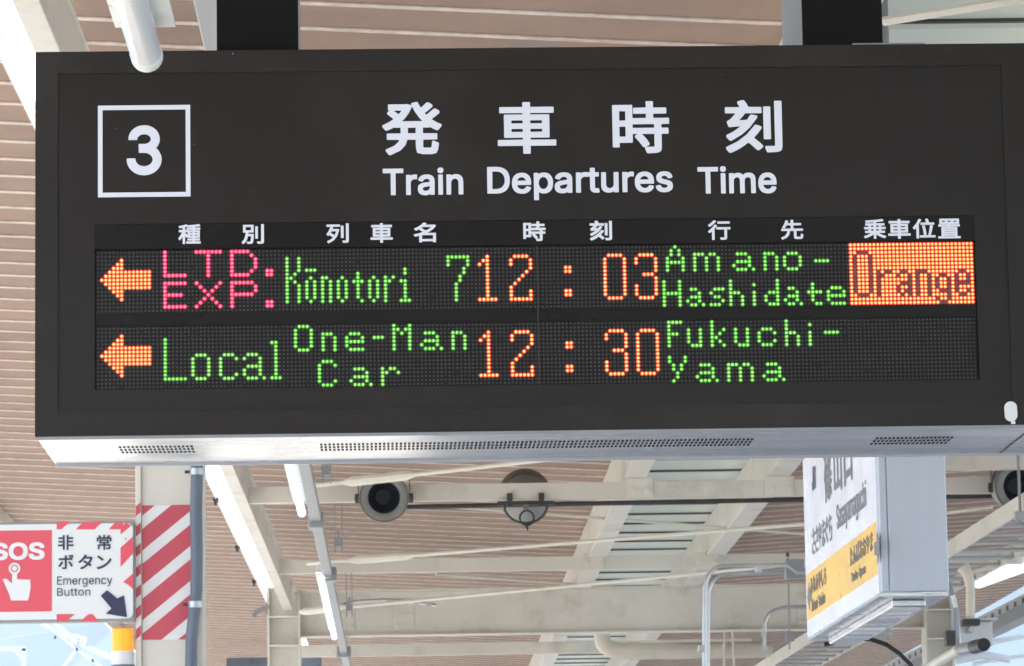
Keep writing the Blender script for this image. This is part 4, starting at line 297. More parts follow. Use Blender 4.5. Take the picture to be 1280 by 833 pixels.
# ================================================================ the ground and the country outside
g = MB(); g.box(-3000, 3000, -3000, 3000, -1.3, -1.15); structure(g, 'ground', BALL)
g = MB(); g.box(-3.9, 6.4, -60, 90, -1.14, 0); structure(g, 'platform', ASPH)
hb = MB(); NX, NY = 90, 16
for j in range(NY+1):
    for i in range(NX+1):
        x = -900+1800*i/NX; t = j/NY
        z = -1.2+(t**.8)*(115+28*math.sin(x*.006+1)+14*math.sin(x*.021))+(random.random()-.5)*7*(t > 0)
        hb.v.append(Vector((x+random.uniform(-5, 5), 420+t*260+40*math.sin(x*.004), z)))
for j in range(NY):
    for i in range(NX):
        a = j*(NX+1)+i; hb.f.append((a, a+1, a+NX+2, a+NX+1))
structure(hb, 'hillside', HILLM)

# ================================================================ the canopy roof
VX, VH = 1.72, 2.93                          # valley of the roof (x) and its height above the eye
PITCH = .378; SL = .055
def rz(x): return EYE+VH+SL*abs(x-VX)
roof = thing('canopy_roof', 'brown ribbed canopy roof lining with pale ribs over the platform', 'roof', (0, 0, EYE+VH))
def pan_mesh(x0, x1, name, material, flat=.84):
    """one folded roof pan: wide flat, short risers; y from 0 to PITCH"""
    mb = MB(); f = flat*PITCH; r = .035
    prof = [(0, 0), (f, 0), (f+.012, r), (PITCH-.012, r), (PITCH, 0)]
    n = len(prof)
    for x in (x0, x1):
        for (y, z) in prof: mb.v.append(Vector((x, y, rz(x)+z-(EYE+VH))))
    for i in range(n-1): mb.f.append((i, i+1, n+i+1, n+i))
    me_o = mb.build(name, material, None); me = me_o.data; bpy.data.objects.remove(me_o); return me
def lip_mesh(x0, x1, name, material, flat=.84):
    mb = MB(); f = flat*PITCH; zz = -(EYE+VH)
    for (ya, yb, d) in ((f-.010, f+.034, -.006),):
        vs = [Vector((x, y, rz(x)+zz+q)) for x in (x0, x1) for (y, q) in ((ya, -.001), (ya, d), (yb, d), (yb, -.001))]
        mb.add(vs, [(0, 1, 5, 4), (1, 2, 6, 5), (2, 3, 7, 6), (3, 0, 4, 7)])
    o = mb.build(name, material, None); me = o.data; bpy.data.objects.remove(o); return me
SECT = [(-3.18, -1.47), (-1.24, 1.29), (2.18, 5.85)]
Y0 = -10.0
pan_far = MB(); lip_far = MB(); top = MB()
for (xa, xb) in SECT:
    pm = pan_mesh(xa, xb, 'roof_pan', ROOF); lm = lip_mesh(xa, xb, 'rib_edge', ROOFLIP)
    n_all = int((62-Y0)/PITCH)
    for k in range(n_all):
        y = Y0+k*PITCH
        if 10.5 < y < 27:
            for me, nm in ((pm, 'roof_pan'), (lm, 'roof_rib')):
                o = bpy.data.objects.new(nm, me); COL.objects.link(o); o.parent = roof; o.location = (0, y, 0)
        else:
            for me, t in ((pm, pan_far), (lm, lip_far)):
                t.add([v.co+Vector((0, y, EYE+VH)) for v in me.vertices], [tuple(p.vertices) for p in me.polygons])
    for z in (.055,):
        top.add([(xa, Y0, rz(xa)+z), (xb, Y0, rz(xb)+z), (xb, 62, rz(xb)+z), (xa, 62, rz(xa)+z), (xa, Y0, rz(xa)+z+.03), (xb, Y0, rz(xb)+z+.03), (xb, 62, rz(xb)+z+.03), (xa, 62, rz(xa)+z+.03)],
                [(0, 1, 2, 3), (4, 5, 6, 7), (0, 1, 5, 4), (1, 2, 6, 5), (2, 3, 7, 6), (3, 0, 4, 7)])
pan_far.build('roof_pans', ROOF, roof, kind='stuff'); lip_far.build('roof_ribs', ROOFLIP, roof, kind='stuff')
top.build('roof_deck', GREYMET, roof)
mb = MB(); mb.bar((-1.474, Y0, rz(-1.474)+.035), (-1.474, 62, rz(-1.474)+.035), .006, .10); mb.build('edge_trim', CREAM, roof)
# eaves
ev = MB(); ev.bar((-3.2, Y0, rz(-3.2)), (-3.2, 62, rz(-3.2)), .04, .22); ev.build('eave_board', CREAM, roof)

# glazed strip on the left: panes held by clamps
gl = thing('roof_light', 'long blown out white roof light strip with clamps beside the left beam', 'skylight', (-1.355, 0, rz(-1.355)))
for k in range(36):
    y = Y0+k*2.0
    mb = MB(); mb.bar((-1.355, y+.008, rz(-1.355)+.092), (-1.355, y+1.992, rz(-1.355)+.092), .225, .008); mb.build('pane', SKYL, gl)
for (px, py) in ((270, 626), (297, 685), (318, 728), (335, 765)):
    p = atZ(px, py, rz(-1.47)-EYE-.02)
    mb = MB(); mb.box(p.x-.018, p.x+.018, p.y-.06, p.y+.06, p.z-.01, p.z+.015); mb.box(p.x-.012, p.x+.006, p.y-.02, p.y+.02, p.z-.035, p.z-.01); mb.build('clamp', DKMET, gl)

# weathered ribbed translucent sheets between the two beams on the right
gr = thing('roof_light', 'grey green weathered corrugated roof light between the two right hand beams', 'skylight', (1.74, 0, EYE+VH))
mb0 = MB(); sp_ = .70
for i, (y, z) in enumerate(((0, .02), (.56, .024), (.58, .05), (.68, .05), (.70, .02))):
    for x in (1.30, 2.17): mb0.v.append(Vector((x, y, z)))
mb0.f += [(2*i, 2*i+1, 2*i+3, 2*i+2) for i in range(4)]
o0 = mb0.build('translucent_sheet', SKYD, None); mesh0 = o0.data; bpy.data.objects.remove(o0)
dk0 = MB(); dk0.box(1.30, 2.17, .555, .583, .010, .021); o0 = dk0.build('seam', DKMET, None); dk0m = o0.data; bpy.data.objects.remove(o0)
for k in range(int((62-Y0)/sp_)):
    for me, nm in ((mesh0, 'translucent_sheet'), (dk0m, 'seam_strip')):
        o = bpy.data.objects.new(nm, me); COL.objects.link(o); o.parent = gr; o.location = (-1.74, Y0+k*sp_, 0)

# ================================================================ steel frame under the roof
def Ibeam(mb, a, b, w, h, tf=.014, tw=.010):
    """H section, web upright; a, b = middle of the underside"""
    a, b = Vector(a), Vector(b); U = Vector((0, 0, 1))
    mb.bar(a+U*tf/2, b+U*tf/2, w, tf); mb.bar(a+U*(h-tf/2), b+U*(h-tf/2), w, tf); mb.bar(a+U*h/2, b+U*h/2, tw, h-2*tf)
YP = 32.0
# beam A beside the glazed strip
ba = thing('long_beam', 'grey cream steel beam running away beside the white roof light strip on the left', 'beam', (-1.1, 0, EYE+2.55))
mb = MB(); mb.box(-1.087, -1.012, Y0, YP-.14, EYE+2.50, EYE+2.512); mb.build('lower_flange', CREAM, ba, bevel=.003)
mb = MB(); mb.box(-1.060, -1.020, Y0, YP-.14, EYE+2.5125, EYE+2.70); mb.build('web', CREAM, ba)
mb = MB(); mb.box(-1.105, -1.005, Y0, YP-.14, EYE+2.7005, EYE+2.715); mb.build('upper_flange', CREAM, ba, bevel=.003)
# beams B, C
for (xl, xr, htop, lab) in ((1.236, 1.372, 2.905, 'pale cream steel beam on the left edge of the grey green roof light'), (2.10, 2.24, 2.87, 'cream steel beam with shaded flank on the right edge of the grey green roof light')):
    xm = (xl+xr)/2; w = xr-xl
    b_ = thing('long_beam', lab, 'beam', (xm, 0, EYE+2.64))
    mb = MB(); mb.box(xl, xr, Y0, 60, EYE+2.64, EYE+2.655); mb.build('lower_flange', CREAM, b_, bevel=.003)
    mb = MB(); mb.box(xl+.006, xl+.04, Y0, 60, EYE+2.656, EYE+htop+.03); mb.build('web', CREAM2, b_)
    mb = MB()
    for k in range(24): mb.box(xl+.041, xr-.004, 3+k*2.4, 3.012+k*2.4, EYE+2.656, EYE+htop)
    mb.build('stiffeners', CREAM, b_, kind='stuff')
# a wide gusset at each purlin crossing
def bolt(mb, c, axis=(0, -1, 0), r=.018): mb.lathe(c, axis, [(0, r), (.012, r), (.013, r*.5), (.02, r*.45), (.02, 0)], 8)
def purlin(pxa, pya, pxb, pyb, h, hgt, lab, bolts=()):
    p = atZ((pxa+pxb)/2, (pya+pyb)/2, h); Y = p.y
    a = atY(pxa, pya, Y); b = atY(pxb, pyb, Y); z = (a.z+b.z)/2
    t = thing('cross_rail', lab, 'rail', ((a.x+b.x)/2, Y, z))
    mb = MB()                                    # C section open to the back
    mb.box(a.x, b.x, Y, Y+.006, z, z+hgt); mb.box(a.x, b.x, Y+.006, Y+.07, z, z+.006); mb.box(a.x, b.x, Y+.006, Y+.07, z+hgt-.006, z+hgt)
    mb.build('channel', CREAM, t)
    for (px, w) in bolts:
        q = atY(px, pya, Y)
        m2 = MB(); m2.box(q.x-w/2, q.x+w/2, Y-.011, Y-.001, z-.004, z+hgt+.02)
        gp = m2.build('gusset_plate', CREAM2, t, bevel=.002)
        for s_ in (-.3, .3):
            m3 = MB(); bolt(m3, (q.x+s_*w, Y-.011, z+hgt*.45), r=.022)
            m3.build('bolt', CREAM2, gp)
    return t, Y, z
P1 = purlin(300, 632, 1290, 613, 2.52, .098, 'cream cross rail carrying the loudspeakers just below the departure board', bolts=((800, .16), (975, .18)))
P2 = purlin(337, 722, 1290, 700, 2.55, .098, 'cream cross rail in the middle distance meeting the conduit box', bolts=((742, .16), (884, .18)))
P0 = purlin(1150, 589, 1290, 585, 2.62, .11, 'cream cross rail at the right directly under the departure board')
P3 = purlin(372, 823, 940, 812, 2.47, .11, 'cream cross rail below the big girder')
# portal: girder and two posts
gi = thing('portal_girder', 'large cream steel girder crossing the view between its two posts', 'girder', (.9, YP, EYE+2.28))
ga, gb = atY(368, 803, YP), atY(1156, 796, YP); gz = EYE+2.29
mb = MB(); mb.box(ga.x, gb.x, YP-.005, YP+.005, gz+.012, gz+.355); mb.build('web', CREAM, gi)
mb = MB(); mb.box(ga.x, gb.x, YP-.075, YP+.075, gz, gz+.011); mb.build('lower_flange', CREAM2, gi)
mb = MB(); mb.box(ga.x, gb.x, YP-.075, YP+.075, gz+.356, gz+.37); mb.build('upper_flange', CREAM2, gi)
for px in (430, 505, 1010, 1100):
    q = atY(px, 775, YP); mb = MB()
    mb.box(q.x-.085, q.x+.085, YP-.015, YP-.006, gz+.05, gz+.30); s_ = mb.build('splice_plate', CREAM, gi, bevel=.002)
    for i in (-.055, 0, .055):
        for j in (.09, .175, .26):
            mb = MB(); bolt(mb, (q.x+i, YP-.015, gz+j), r=.013); mb.build('bolt', CREAM2, s_)
def post(pxl, pxr, lab, capy):
    a, b = atY(pxl, 800, YP), atY(pxr, 800, YP); Y = YP-.02
    t = thing('portal_post', lab, 'post', ((a.x+b.x)/2, Y, 0))
    zt = atY(pxl, capy, Y).z
    mb = MB(); mb.box(a.x, a.x+.016, Y-.13, Y+.13, 0, zt+.25); mb.build('flange', CREAM2, t)
    mb = MB(); mb.box(b.x-.016, b.x, Y-.13, Y+.13, 0, zt+.25); mb.build('flange', CREAM2, t)
    mb = MB(); mb.box(a.x+.017, b.x-.017, Y-.005, Y+.005, 0, zt+.25); mb.build('web', CREAM, t)
    for z in (zt, atY(pxl, capy+36, Y).z):
        mb = MB(); mb.box(a.x+.017, b.x-.017, Y-.128, Y-.006, z, z+.014); mb.build('stiffener', CREAM2, t)
    return t
post(335, 376, 'cream steel post under the far end of the left long beam', 774)
post(1154, 1190, 'cream steel post behind the hanging station name sign', 765)
# haunch of the left post (slanted plate up to the beam)
# tie rods with turnbuckles
def rod(pa, pb, h, r, lab, tb=None, hb_=None):
    a = atZ(*pa, h); b = atZ(*pb, hb_ or h)
    t = thing('tie_rod', lab, 'tie rod', tuple((a+b)/2)); mb = MB(); mb.tube([a, b], r, 8); mb.build('rod', CREAM2, t, smooth=True)
    if tb is not None:
        d = (b-a).normalized(); c = a+(b-a)*tb
        mb = MB(); mb.tube([c-d*.26, c-d*.20, c+d*.20, c+d*.26], [r*1.1, r*2.2, r*2.2, r*1.1], 8); mb.build('turnbuckle', CREAM2, t, smooth=True)
    return t
rod((388, 608), (706, 572), 2.42, .013, 'pale tie rod rising to the right across the left horn loudspeaker', .28)
rod((385, 620), (1010, 668), 2.66, .011, 'thin pale tie rod falling to the right behind the upper cross rail')
rod((384, 705), (1010, 655), 2.40, .013, 'pale tie rod with a long turnbuckle above the middle cross rail', .16)
rod((545, 718), (1010, 752), 2.68, .011, 'thin pale tie rod falling to the right below the middle cross rail')
rod((376, 765), (1010, 704), 2.40, .013, 'pale tie rod lying along the top of the big girder', .05)
rod((1105, 27), (1290, -3), 2.35, .013, 'pale tie rod at the top right above the board')
rod((1185, 641), (1240, 634), 2.6, .012, 'short pale tie rod at the right beside the station name sign')
# dark conduit along the back of the first cross rail
a, b = atY(455, 635, P1[1]+.12), atY(1250, 620, P1[1]+.12)
t = thing('dark_conduit', 'dark grey conduit running level just below the loudspeaker rail', 'conduit', tuple((a+b)/2))
mb = MB(); mb.tube([a, b], .015, 10); mb.build('pipe', DKMET, t, smooth=True)

# ================================================================ horn loudspeakers
def horn(px, py, rad_px, facing, lab, Y):
    c = atY(px, py, Y); R_ = rad_px*Y/F
    t = thing('horn_loudspeaker', lab, 'loudspeaker', tuple(c), group='horn loudspeakers on the cross rail')
    ax = Vector(facing).normalized()
    mb = MB(); mb.lathe(c, ax, [(0, R_*.93), (.012, R_), (-.0, R_*1.02), (-.03, R_*1.0), (-.16, R_*.93), (-.19, R_*.7), (-.20, 0)], 36)
    mb.build('housing', HORN, t, smooth=True)
    mb = MB(); mb.lathe(c, ax, [(.010, R_*.95), (.014, R_*.78), (.004, R_*.66), (-.02, R_*.64)], 36); mb.build('rim', HORN, t, smooth=True)
    mb = MB(); mb.lathe(c, ax, [(-.01, R_*.645), (-.06, R_*.55), (-.12, R_*.3), (-.12, 0)], 36); mb.build('mouth', DARKH, t, smooth=True)
    for s_ in (-1, 1):
        mb = MB(); mb.lathe(c+Vector((s_*R_*1.0, .05, 0)), (s_, 0, 0), [(0, .03), (.025, .03), (.03, 0)], 10); mb.build('knob', DKMET, t)
    mb = MB(); mb.box(c.x-R_*1.06, c.x-R_*1.02, c.y+.02, c.y+.09, c.z-.02, c.z+R_*.9); mb.box(c.x+R_*1.02, c.x+R_*1.06, c.y+.02, c.y+.09, c.z-.02, c.z+R_*.9)
    mb.box(c.x-R_*1.06, c.x+R_*1.06, c.y+.02, c.y+.09, c.z+R_*.9, c.z+R_*.93); mb.build('yoke', HORNB, t)
    return t
horn(480, 622, 31, (.06, -1, -.12), 'grey horn loudspeaker with its dark mouth facing the camera, left one', P1[1]-.17)
horn(1275, 608, 33, (.1, -1, -.12), 'grey horn loudspeaker cut by the right edge of the view', P1[1]-.17)
def horn_back(px, py):
    Y = P1[1]; c = atY(px, py, Y+.20)
    t = thing('horn_loudspeaker', 'horn loudspeaker seen from behind with dark clamp brackets hanging from the rail', 'loudspeaker', tuple(c), group='horn loudspeakers on the cross rail')
    mb = MB(); mb.lathe(c+Vector((0, .14, .02)), (0, -1, -.04), [(-.05, .165), (0, .162), (.06, .135), (.07, .13)], 36); mb.build('rear_rim', HORNB, t, smooth=True)
    mb = MB(); mb.lathe(c+Vector((0, .0, -.01)), (0, -1, -.10), [(-.13, .155), (-.05, .135), (.04, .07), (.09, .05), (.09, 0)], 32); mb.build('bell', HORN, t, smooth=True)
    q = atY(px, 628, Y); z0 = P1[2]
    for s_ in (-.095, .095):
        mb = MB(); mb.box(q.x+s_-.017, q.x+s_+.017, Y-.03, Y-.013, z0-.045, z0+.035); mb.build('clamp', DKMET, t)
    mb = MB(); mb.box(q.x-.17, q.x+.17, Y-.02, Y+.015, z0-.035, z0-.012); mb.build('cross_bar', DKMET, t)
    mb = MB(); arc = [(q.x+.13*math.cos(a_), Y-.01, z0-.035+.11*math.sin(a_)) for a_ in [math.pi+math.pi*i/10 for i in range(11)]]; mb.tube(arc, .008, 6); mb.build('yoke', DKMET, t)
    mb = MB(); mb.lathe((q.x, Y-.02, z0-.05), (0, -1, 0), [(0, .02), (.03, .018), (.03, 0)], 10); mb.build('knob', HORNB, t)
    ring = [(q.x+.042*math.cos(a_)+.005, Y-.02, z0-.115+.045*math.sin(a_)) for a_ in [2*math.pi*i/16 for i in range(17)]]
    mb = MB(); mb.tube(ring, .006, 6); mb.build('cable_loop', RUBBER, t)
    mb = MB(); mb.tube([(q.x, Y-.03, z0-.15), (q.x+.01, Y-.03, z0-.19)], [.012, .004], 8); mb.build('cable_end', RUBBER, t)
horn_back(657, 620)

# ================================================================ conduit rail with tube lamps
h = 2.25
ra, rb = atZ(259, 0, h), atZ(434, 833, h); ra2, rb2 = ra, ra+(rb-ra)*1.2
kx = lambda y: (ra+(rb-ra)*((y-ra.y)/(rb.y-ra.y)))
rl = thing('lighting_raceway', 'grey metal raceway running away overhead with junction boxes between tube lamps', 'raceway', tuple(kx(22)))
mb = MB(); mb.bar(ra-(rb-ra)*.3, rb2, .060, .05); mb.build('channel', GREYMET, rl, bevel=.004)
def on_rail(py):                                 # point of the rail seen at photo row py
    lo, hi = 5., 60.
    for _ in range(40):
        y = (lo+hi)/2; P = kx(y)-CAM; v = CY-F*P.dot(cu)/P.dot(fw)
        if v < py: lo = y
        else: hi = y
    return kx(lo)
for py in (648, 716, 813):
    c = on_rail(py); s_ = .058 if py != 648 else .042
    mb = MB(); mb.box(c.x-s_, c.x+s_, c.y-.07, c.y+.07, c.z-.06, c.z+.03); bx = mb.build('junction_box', GREYMET, rl, bevel=.006)
    if py != 648:
        mb = MB(); mb.lathe((c.x, c.y-.07, c.z-.015), (0, -1, 0), [(0, .03), (.006, .03), (.008, .022), (.004, .018), (.004, 0)], 16)
        k_ = mb.build('knockout', GALV, rl)
for py in (600, 688, 768):
    c = on_rail(py)
    t = None
    for dx in (.075, .115):
        mb = MB(); mb.tube([(c.x+dx, c.y, c.z-.02), (c.x+dx, c.y, c.z+.30)], .0035, 6); mb.build('hanger_rod', GREYMET, rl)
    mb = MB(); mb.box(c.x+.07, c.x+.12, c.y-.015, c.y+.015, c.z+.02, c.z+.07); mb.box(c.x+.088, c.x+.102, c.y-.012, c.y+.012, c.z+.07, c.z+.12); mb.build('hanger_clamp', GREYMET, rl)
def tube_lamp(c0, c1, on, lab, r=.0165, body_w=.07, back=.28, drop=.035):
    """lamp batten between two points (middle of the tube)"""
    c0, c1 = Vector(c0), Vector(c1); d = (c1-c0).normalized(); sd_ = d.cross(Vector((0, 0, 1)))
    t = thing('tube_lamp', lab, 'lamp', tuple((c0+c1)/2))
    up = Vector((0, 0, 1))
    mb = MB(); mb.tube([c0+d*.02, c1-d*.035, c1-d*.022, c1-d*.012], [r, r, r*.93, r*.7], 20); mb.build('tube', TUBEON if on else TUBEOFF, t, smooth=True)
    mb = MB(); mb.tube([c1-d*.034, c1-d*.005, c1], [r*1.04, r*1.04, r*.85], 20); mb.build('tube_cap', LAMPB, t, smooth=True)
    bc0, bc1 = c0+up*drop, c1-d*back+up*drop
    mb = MB(); mb.bar(bc0+up*.028, bc1+up*.028, body_w, .042); mb.build('body', LAMPB, t, bevel=.004)
    mb = MB(); mb.bar(bc0+up*.004, bc1+up*.004, body_w*1.3, .006); mb.build('reflector', LAMPB, t)
    e = c1-d*.10
    mb = MB(); mb.bar(e+up*.02-d*.03, e+up*.02+d*.03, r*1.4, .055); mb.build('socket', LAMPB, t, bevel=.003)
    return t
def lamp_on_rail(pya, pyb, pxa, pxb, lab):
    a = atZ(pxa, pya, 2.20); b = atZ(pxb, pyb, 2.20); tube_lamp(a, b, True, lab, r=.022, body_w=.06)
lamp_on_rail(480, 642, 338, 377.5, 'lit tube lamp hanging just under the board, nearer one on the raceway')
lamp_on_rail(722, 797, 401.5, 418, 'lit tube lamp farther along the raceway below the junction box')
# the near lamp crosses the top edge of the board
n1 = atZ(184, 72, 1.24); n0 = atZ(146, -56, 1.24)
dd = (n1-n0).normalized(); n0 = n1-dd*1.25
nl = tube_lamp(n0, n1, False, 'unlit white tube lamp overhanging the top left corner of the departure board', r=.0225, body_w=.066, drop=.034, back=.04)
mb = MB()
for s_ in (.25, .8):
    c = n0+dd*s_; mb.tube([(c.x+.01, c.y, c.z+.07), (c.x+.01, c.y, rz(c.x)-.02)], .006, 8)
mb.build('hanger_rods', DKMET, nl, kind='stuff')

# ================================================================ left column, its sticker, pipe, beacon
YC = 15.0
xl = atY(170, 700, YC).x; xr = atY(254, 700, YC).x
lc = thing('platform_column', 'near cream H steel column at the left with red and white striped band', 'column', ((xl+xr)/2, YC, 0))
ft = (atY(177, 700, YC).x-xl)
zt_ = rz(xl)-.02
mb = MB(); mb.box(xl, xl+ft, YC-.02, YC+.19, 0, zt_); mb.build('flange', CREAM2, lc, bevel=.003)
mb = MB(); mb.box(xr-ft, xr, YC-.02, YC+.19, 0, zt_); mb.build('flange', CREAM2, lc, bevel=.003)
mb = MB(); mb.box(xl+ft+.001, xr-ft-.001, YC+.0, YC+.012, 0, zt_); mb.build('web', CREAM, lc)
# striped film: white sheet with red slanted bands
za, zb = atY(200, 800, YC).z, atY(200, 632, YC).z
bx0, bx1 = xl+ft+.003, xr-ft-.003
mb = MB(); mb.box(bx0, bx1, YC-.0025, YC-.0005, za, zb); mb.build('striped_band', SIGNW, lc)
def clip_poly(poly, x0, x1, z0, z1):
    def cl(P, f, inter):
        out = []
        for i in range(len(P)):
            a, b = P[i], P[(i+1) % len(P)]
            if f(a): out.append(a)
            if f(a) != f(b): out.append(inter(a, b))
        return out
    for ax, lim, sg in ((0, x0, 1), (0, x1, -1), (1, z0, 1), (1, z1, -1)):
        P = poly
        if not P: return []
        def inter(a, b, ax=ax, lim=lim):
            t = (lim-a[ax])/(b[ax]-a[ax]); return (a[0]+(b[0]-a[0])*t, a[1]+(b[1]-a[1])*t)
        poly = cl(P, lambda p, ax=ax, lim=lim, sg=sg: (p[ax]-lim)*sg >= 0, inter)
    return poly
def flat_piece(poly, Y, th_, name, material, parent):
    if len(poly) < 3: return None
    mb = MB(); mb.prism([(x, Y, z) for x, z in poly], (0, 0, 0), (0, -th_, 0)); return mb.build(name, material, parent)
wb = bx1-bx0; per = .131; slope = .81
for k in range(-2, 6):
    z0 = za+.0+per*k-.065
    poly = [(bx0-.01, z0), (bx1+.01, z0+(wb+.02)*slope), (bx1+.01, z0+(wb+.02)*slope+.080), (bx0-.01, z0+.080)]
    flat_piece(clip_poly(poly, bx0, bx1, za, zb), YC-.003, .0012, 'red_stripe', RED, lc)
mb = MB(); mb.box(xl+.001, xl+ft-.001, YC-.0225, YC-.021, za, zb+.012); mb.build('striped_band', SIGNW, lc)
for k in range(-1, 8):
    z0 = za+k*.077
    flat_piece(clip_poly([(xl, z0), (xl+ft, z0+.018), (xl+ft, z0+.055), (xl, z0+.037)], xl+.001, xl+ft-.001, za, zb+.012), YC-.023, .001, 'red_stripe', RED, lc)
# grey pipe down the column
pp = []
for (px, py) in ((246, 560), (246, 600), (245, 640), (246, 690), (245.5, 740), (242, 775), (239.5, 800), (239, 833), (239, 900)):
    pp.append(atY(px, py, YC-.06))
pt = thing('downpipe', 'blue grey pipe strapped down the right side of the striped column', 'pipe', tuple(pp[3]))
top_ = pp[0].copy(); top_.z = rz(top_.x)-.03; bot = pp[-1].copy(); bot.z = 0
mb = MB(); mb.tube([top_]+pp+[bot], .023, 16); mb.build('pipe', PIPEG, pt, smooth=True)
for py, px in ((590, 246), (756, 244)):
    c = atY(px, py, YC-.06); mb = MB(); mb.lathe(c-Vector((0, 0, .012)), (0, 0, 1), [(0, .0225), (0, .027), (.024, .027), (.024, .0225)], 20); mb.build('strap', GALV, pt, smooth=True)
    mb = MB(); mb.tube([c+Vector((-.045, 0, 0)), c+Vector((-.02, 0, 0))], .006, 8); mb.build('strap_screw', DKMET, pt)
# emergency sign
YS = YC-.06
def SP(px, py): p = atY(px, py, YS); return (p.x, p.z)
ex0, ez0 = SP(-95, 781); ex1, ez1 = SP(168, 651)
es = thing('emergency_sign', 'red and white emergency button sign with a pointing hand beside the striped column', 'sign', ((ex0+ex1)/2, YS, ez0))
mb = MB(); mb.box(ex0, ex1, YS, YS+.05, ez0, ez1); mb.build('sign_case', GREYMET, es, bevel=.004)
mb = MB(); w0 = SP(-92, 777); w1 = SP(166, 654)
rr_ = .022
poly = []
for (cx_, cz_, a0) in ((w1[0]-rr_, w1[1]-rr_, 0), (w0[0]+rr_, w1[1]-rr_, 90), (w0[0]+rr_, w0[1]+rr_, 180), (w1[0]-rr_, w0[1]+rr_, 270)):
    for k in range(6):
        a_ = math.radians(a0+90*k/5); poly.append((cx_+rr_*math.cos(a_), cz_+rr_*math.sin(a_)))
flat_piece(poly, YS-.001, .002, 'white_panel', SIGNW, es)
# red square
s0, s1 = SP(-46, 766), SP(65, 663)
flat_piece([s0, (s1[0], s0[1]), s1, (s0[0], s1[1])], YS-.0035, .001, 'red_square', REDS, es)
ORG = (0, YS-.0035, 0)
def eword(key, px0, px1, py0, py1, material, bold, nm='printed_word', lift=.001):
    a = SP(px0, py1); b = SP(px1, py0)
    o = put_text(key, nm, material, es, Vector((0, YS-.0034, 0))-Vector(es['_w']), (1, 0, 0), (0, 0, 1), (a[0], b[0], a[1], b[1]), bold, lift=lift)
    return o
eword('SOS', -10, 56, 678, 701, SIGNW, .022, lift=.0015)
def P2(pts, name, material, lift=.0055, th_=.001):
    return flat_piece([SP(*p) for p in pts], YS-lift, th_, name, material, es)
# pointing hand: one outline, finger up, thumb left
P2([(15.4, 712), (21.5, 712), (21.6, 724.5), (38, 725), (38.6, 735), (36.5, 747), (35, 751), (14, 751), (12, 744), (3.5, 724.5), (8, 723.5), (15.2, 730)], 'pointing_hand', SIGNW)
ringp = [(18.4+7.4*math.cos(a_), 711+7.4*math.sin(a_)) for a_ in [2*math.pi*i/20 for i in range(20)]]
P2(ringp, 'button_ring', SIGNW, .0068); P2([(18.4+(p[0]-18.4)*.62, 711+(p[1]-711)*.62) for p in ringp], 'button_gap', REDS, .0081)
P2([(18.4+(p[0]-18.4)*.42, 711+(p[1]-711)*.42) for p in ringp], 'button', SIGNW, .0094)
eword('非', 72.5, 92, 669, 688, INK, .028, 'kanji_character'); eword('常', 121, 139.5, 669, 688, INK, .028, 'kanji_character')
eword('ボ', 73, 92, 693.5, 712, INK, .026, 'kana_character'); eword('タ', 98, 116, 693.5, 712, INK, .026, 'kana_character'); eword('ン', 121, 139.5, 694.5, 712, INK, .026, 'kana_character')
eword('Emergency', 71.5, 140.5, 720, 734.5, INK, -.004); eword('Button', 71.5, 113, 735, 745.5, INK, -.004)
P2([(126, 745), (134, 738), (146.5, 748.5), (155, 744.5), (159, 772), (132.5, 767.5), (139.5, 761)], 'arrow', INK)
# red dashes of the border
for pts in ([(71, 652.6), (88, 652.6), (76.5, 662), (71, 662)], [(104, 652.6), (128, 652.6), (118.5, 662), (95, 662)], [(145, 652.6), (158, 653.5), (164, 657.5), (150.8, 668.5), (150.8, 662), (136, 662)],
            [(150.8, 685), (166.5, 671), (166.5, 692), (150.8, 709)], [(154, 728), (166.5, 717), (166.5, 737), (160, 731)],
            [(71, 768), (93.5, 768), (83, 777), (71, 777)], [(100, 777), (111, 768), (116, 768), (123, 777)]):
    P2(pts, 'red_border_stripe', REDS, .0035)
for (px, py) in ((155, 655), (157, 674), (155, 763), (74, 779), (157, 779)):
    q = SP(px, py); mb = MB(); mb.lathe((q[0], YS-.003, q[1]), (0, -1, 0), [(0, .0045), (.003, .004), (.003, 0)], 8); mb.build('screw', SCREWM, es)
# amber beacon
c = atY(153.5, 833, YC-.02)
bc = thing('warning_beacon', 'amber warning beacon with a white base under the emergency sign', 'beacon', (c.x, c.y, c.z-.10))
zA, zB, zC = atY(153, 786.5, YC).z, atY(153, 815, YC).z, atY(153, 832, YC).z
mb = MB(); mb.lathe((c.x, c.y, zB), (0, 0, 1), [(0, .040), (zA-zB-.006, .040), (zA-zB, .034), (zA-zB, 0)], 28); mb.build('lens', AMBER, bc, smooth=True)
mb = MB(); mb.lathe((c.x, c.y, zC), (0, 0, 1), [(0, .0425), (zB-zC, .0425), (zB-zC, .02)], 28); mb.build('collar', WHITE, bc, smooth=True)
mb = MB(); mb.lathe((c.x, c.y, zC-.10), (0, 0, 1), [(0, .045), (.10, .045), (.10, .02)], 28); mb.build('base', PIPEG, bc, smooth=True)
mb = MB(); mb.bar((c.x, c.y, zC-.09), (xl, c.y, zC-.09), .03, .02); mb.build('bracket', GREYMET, bc)

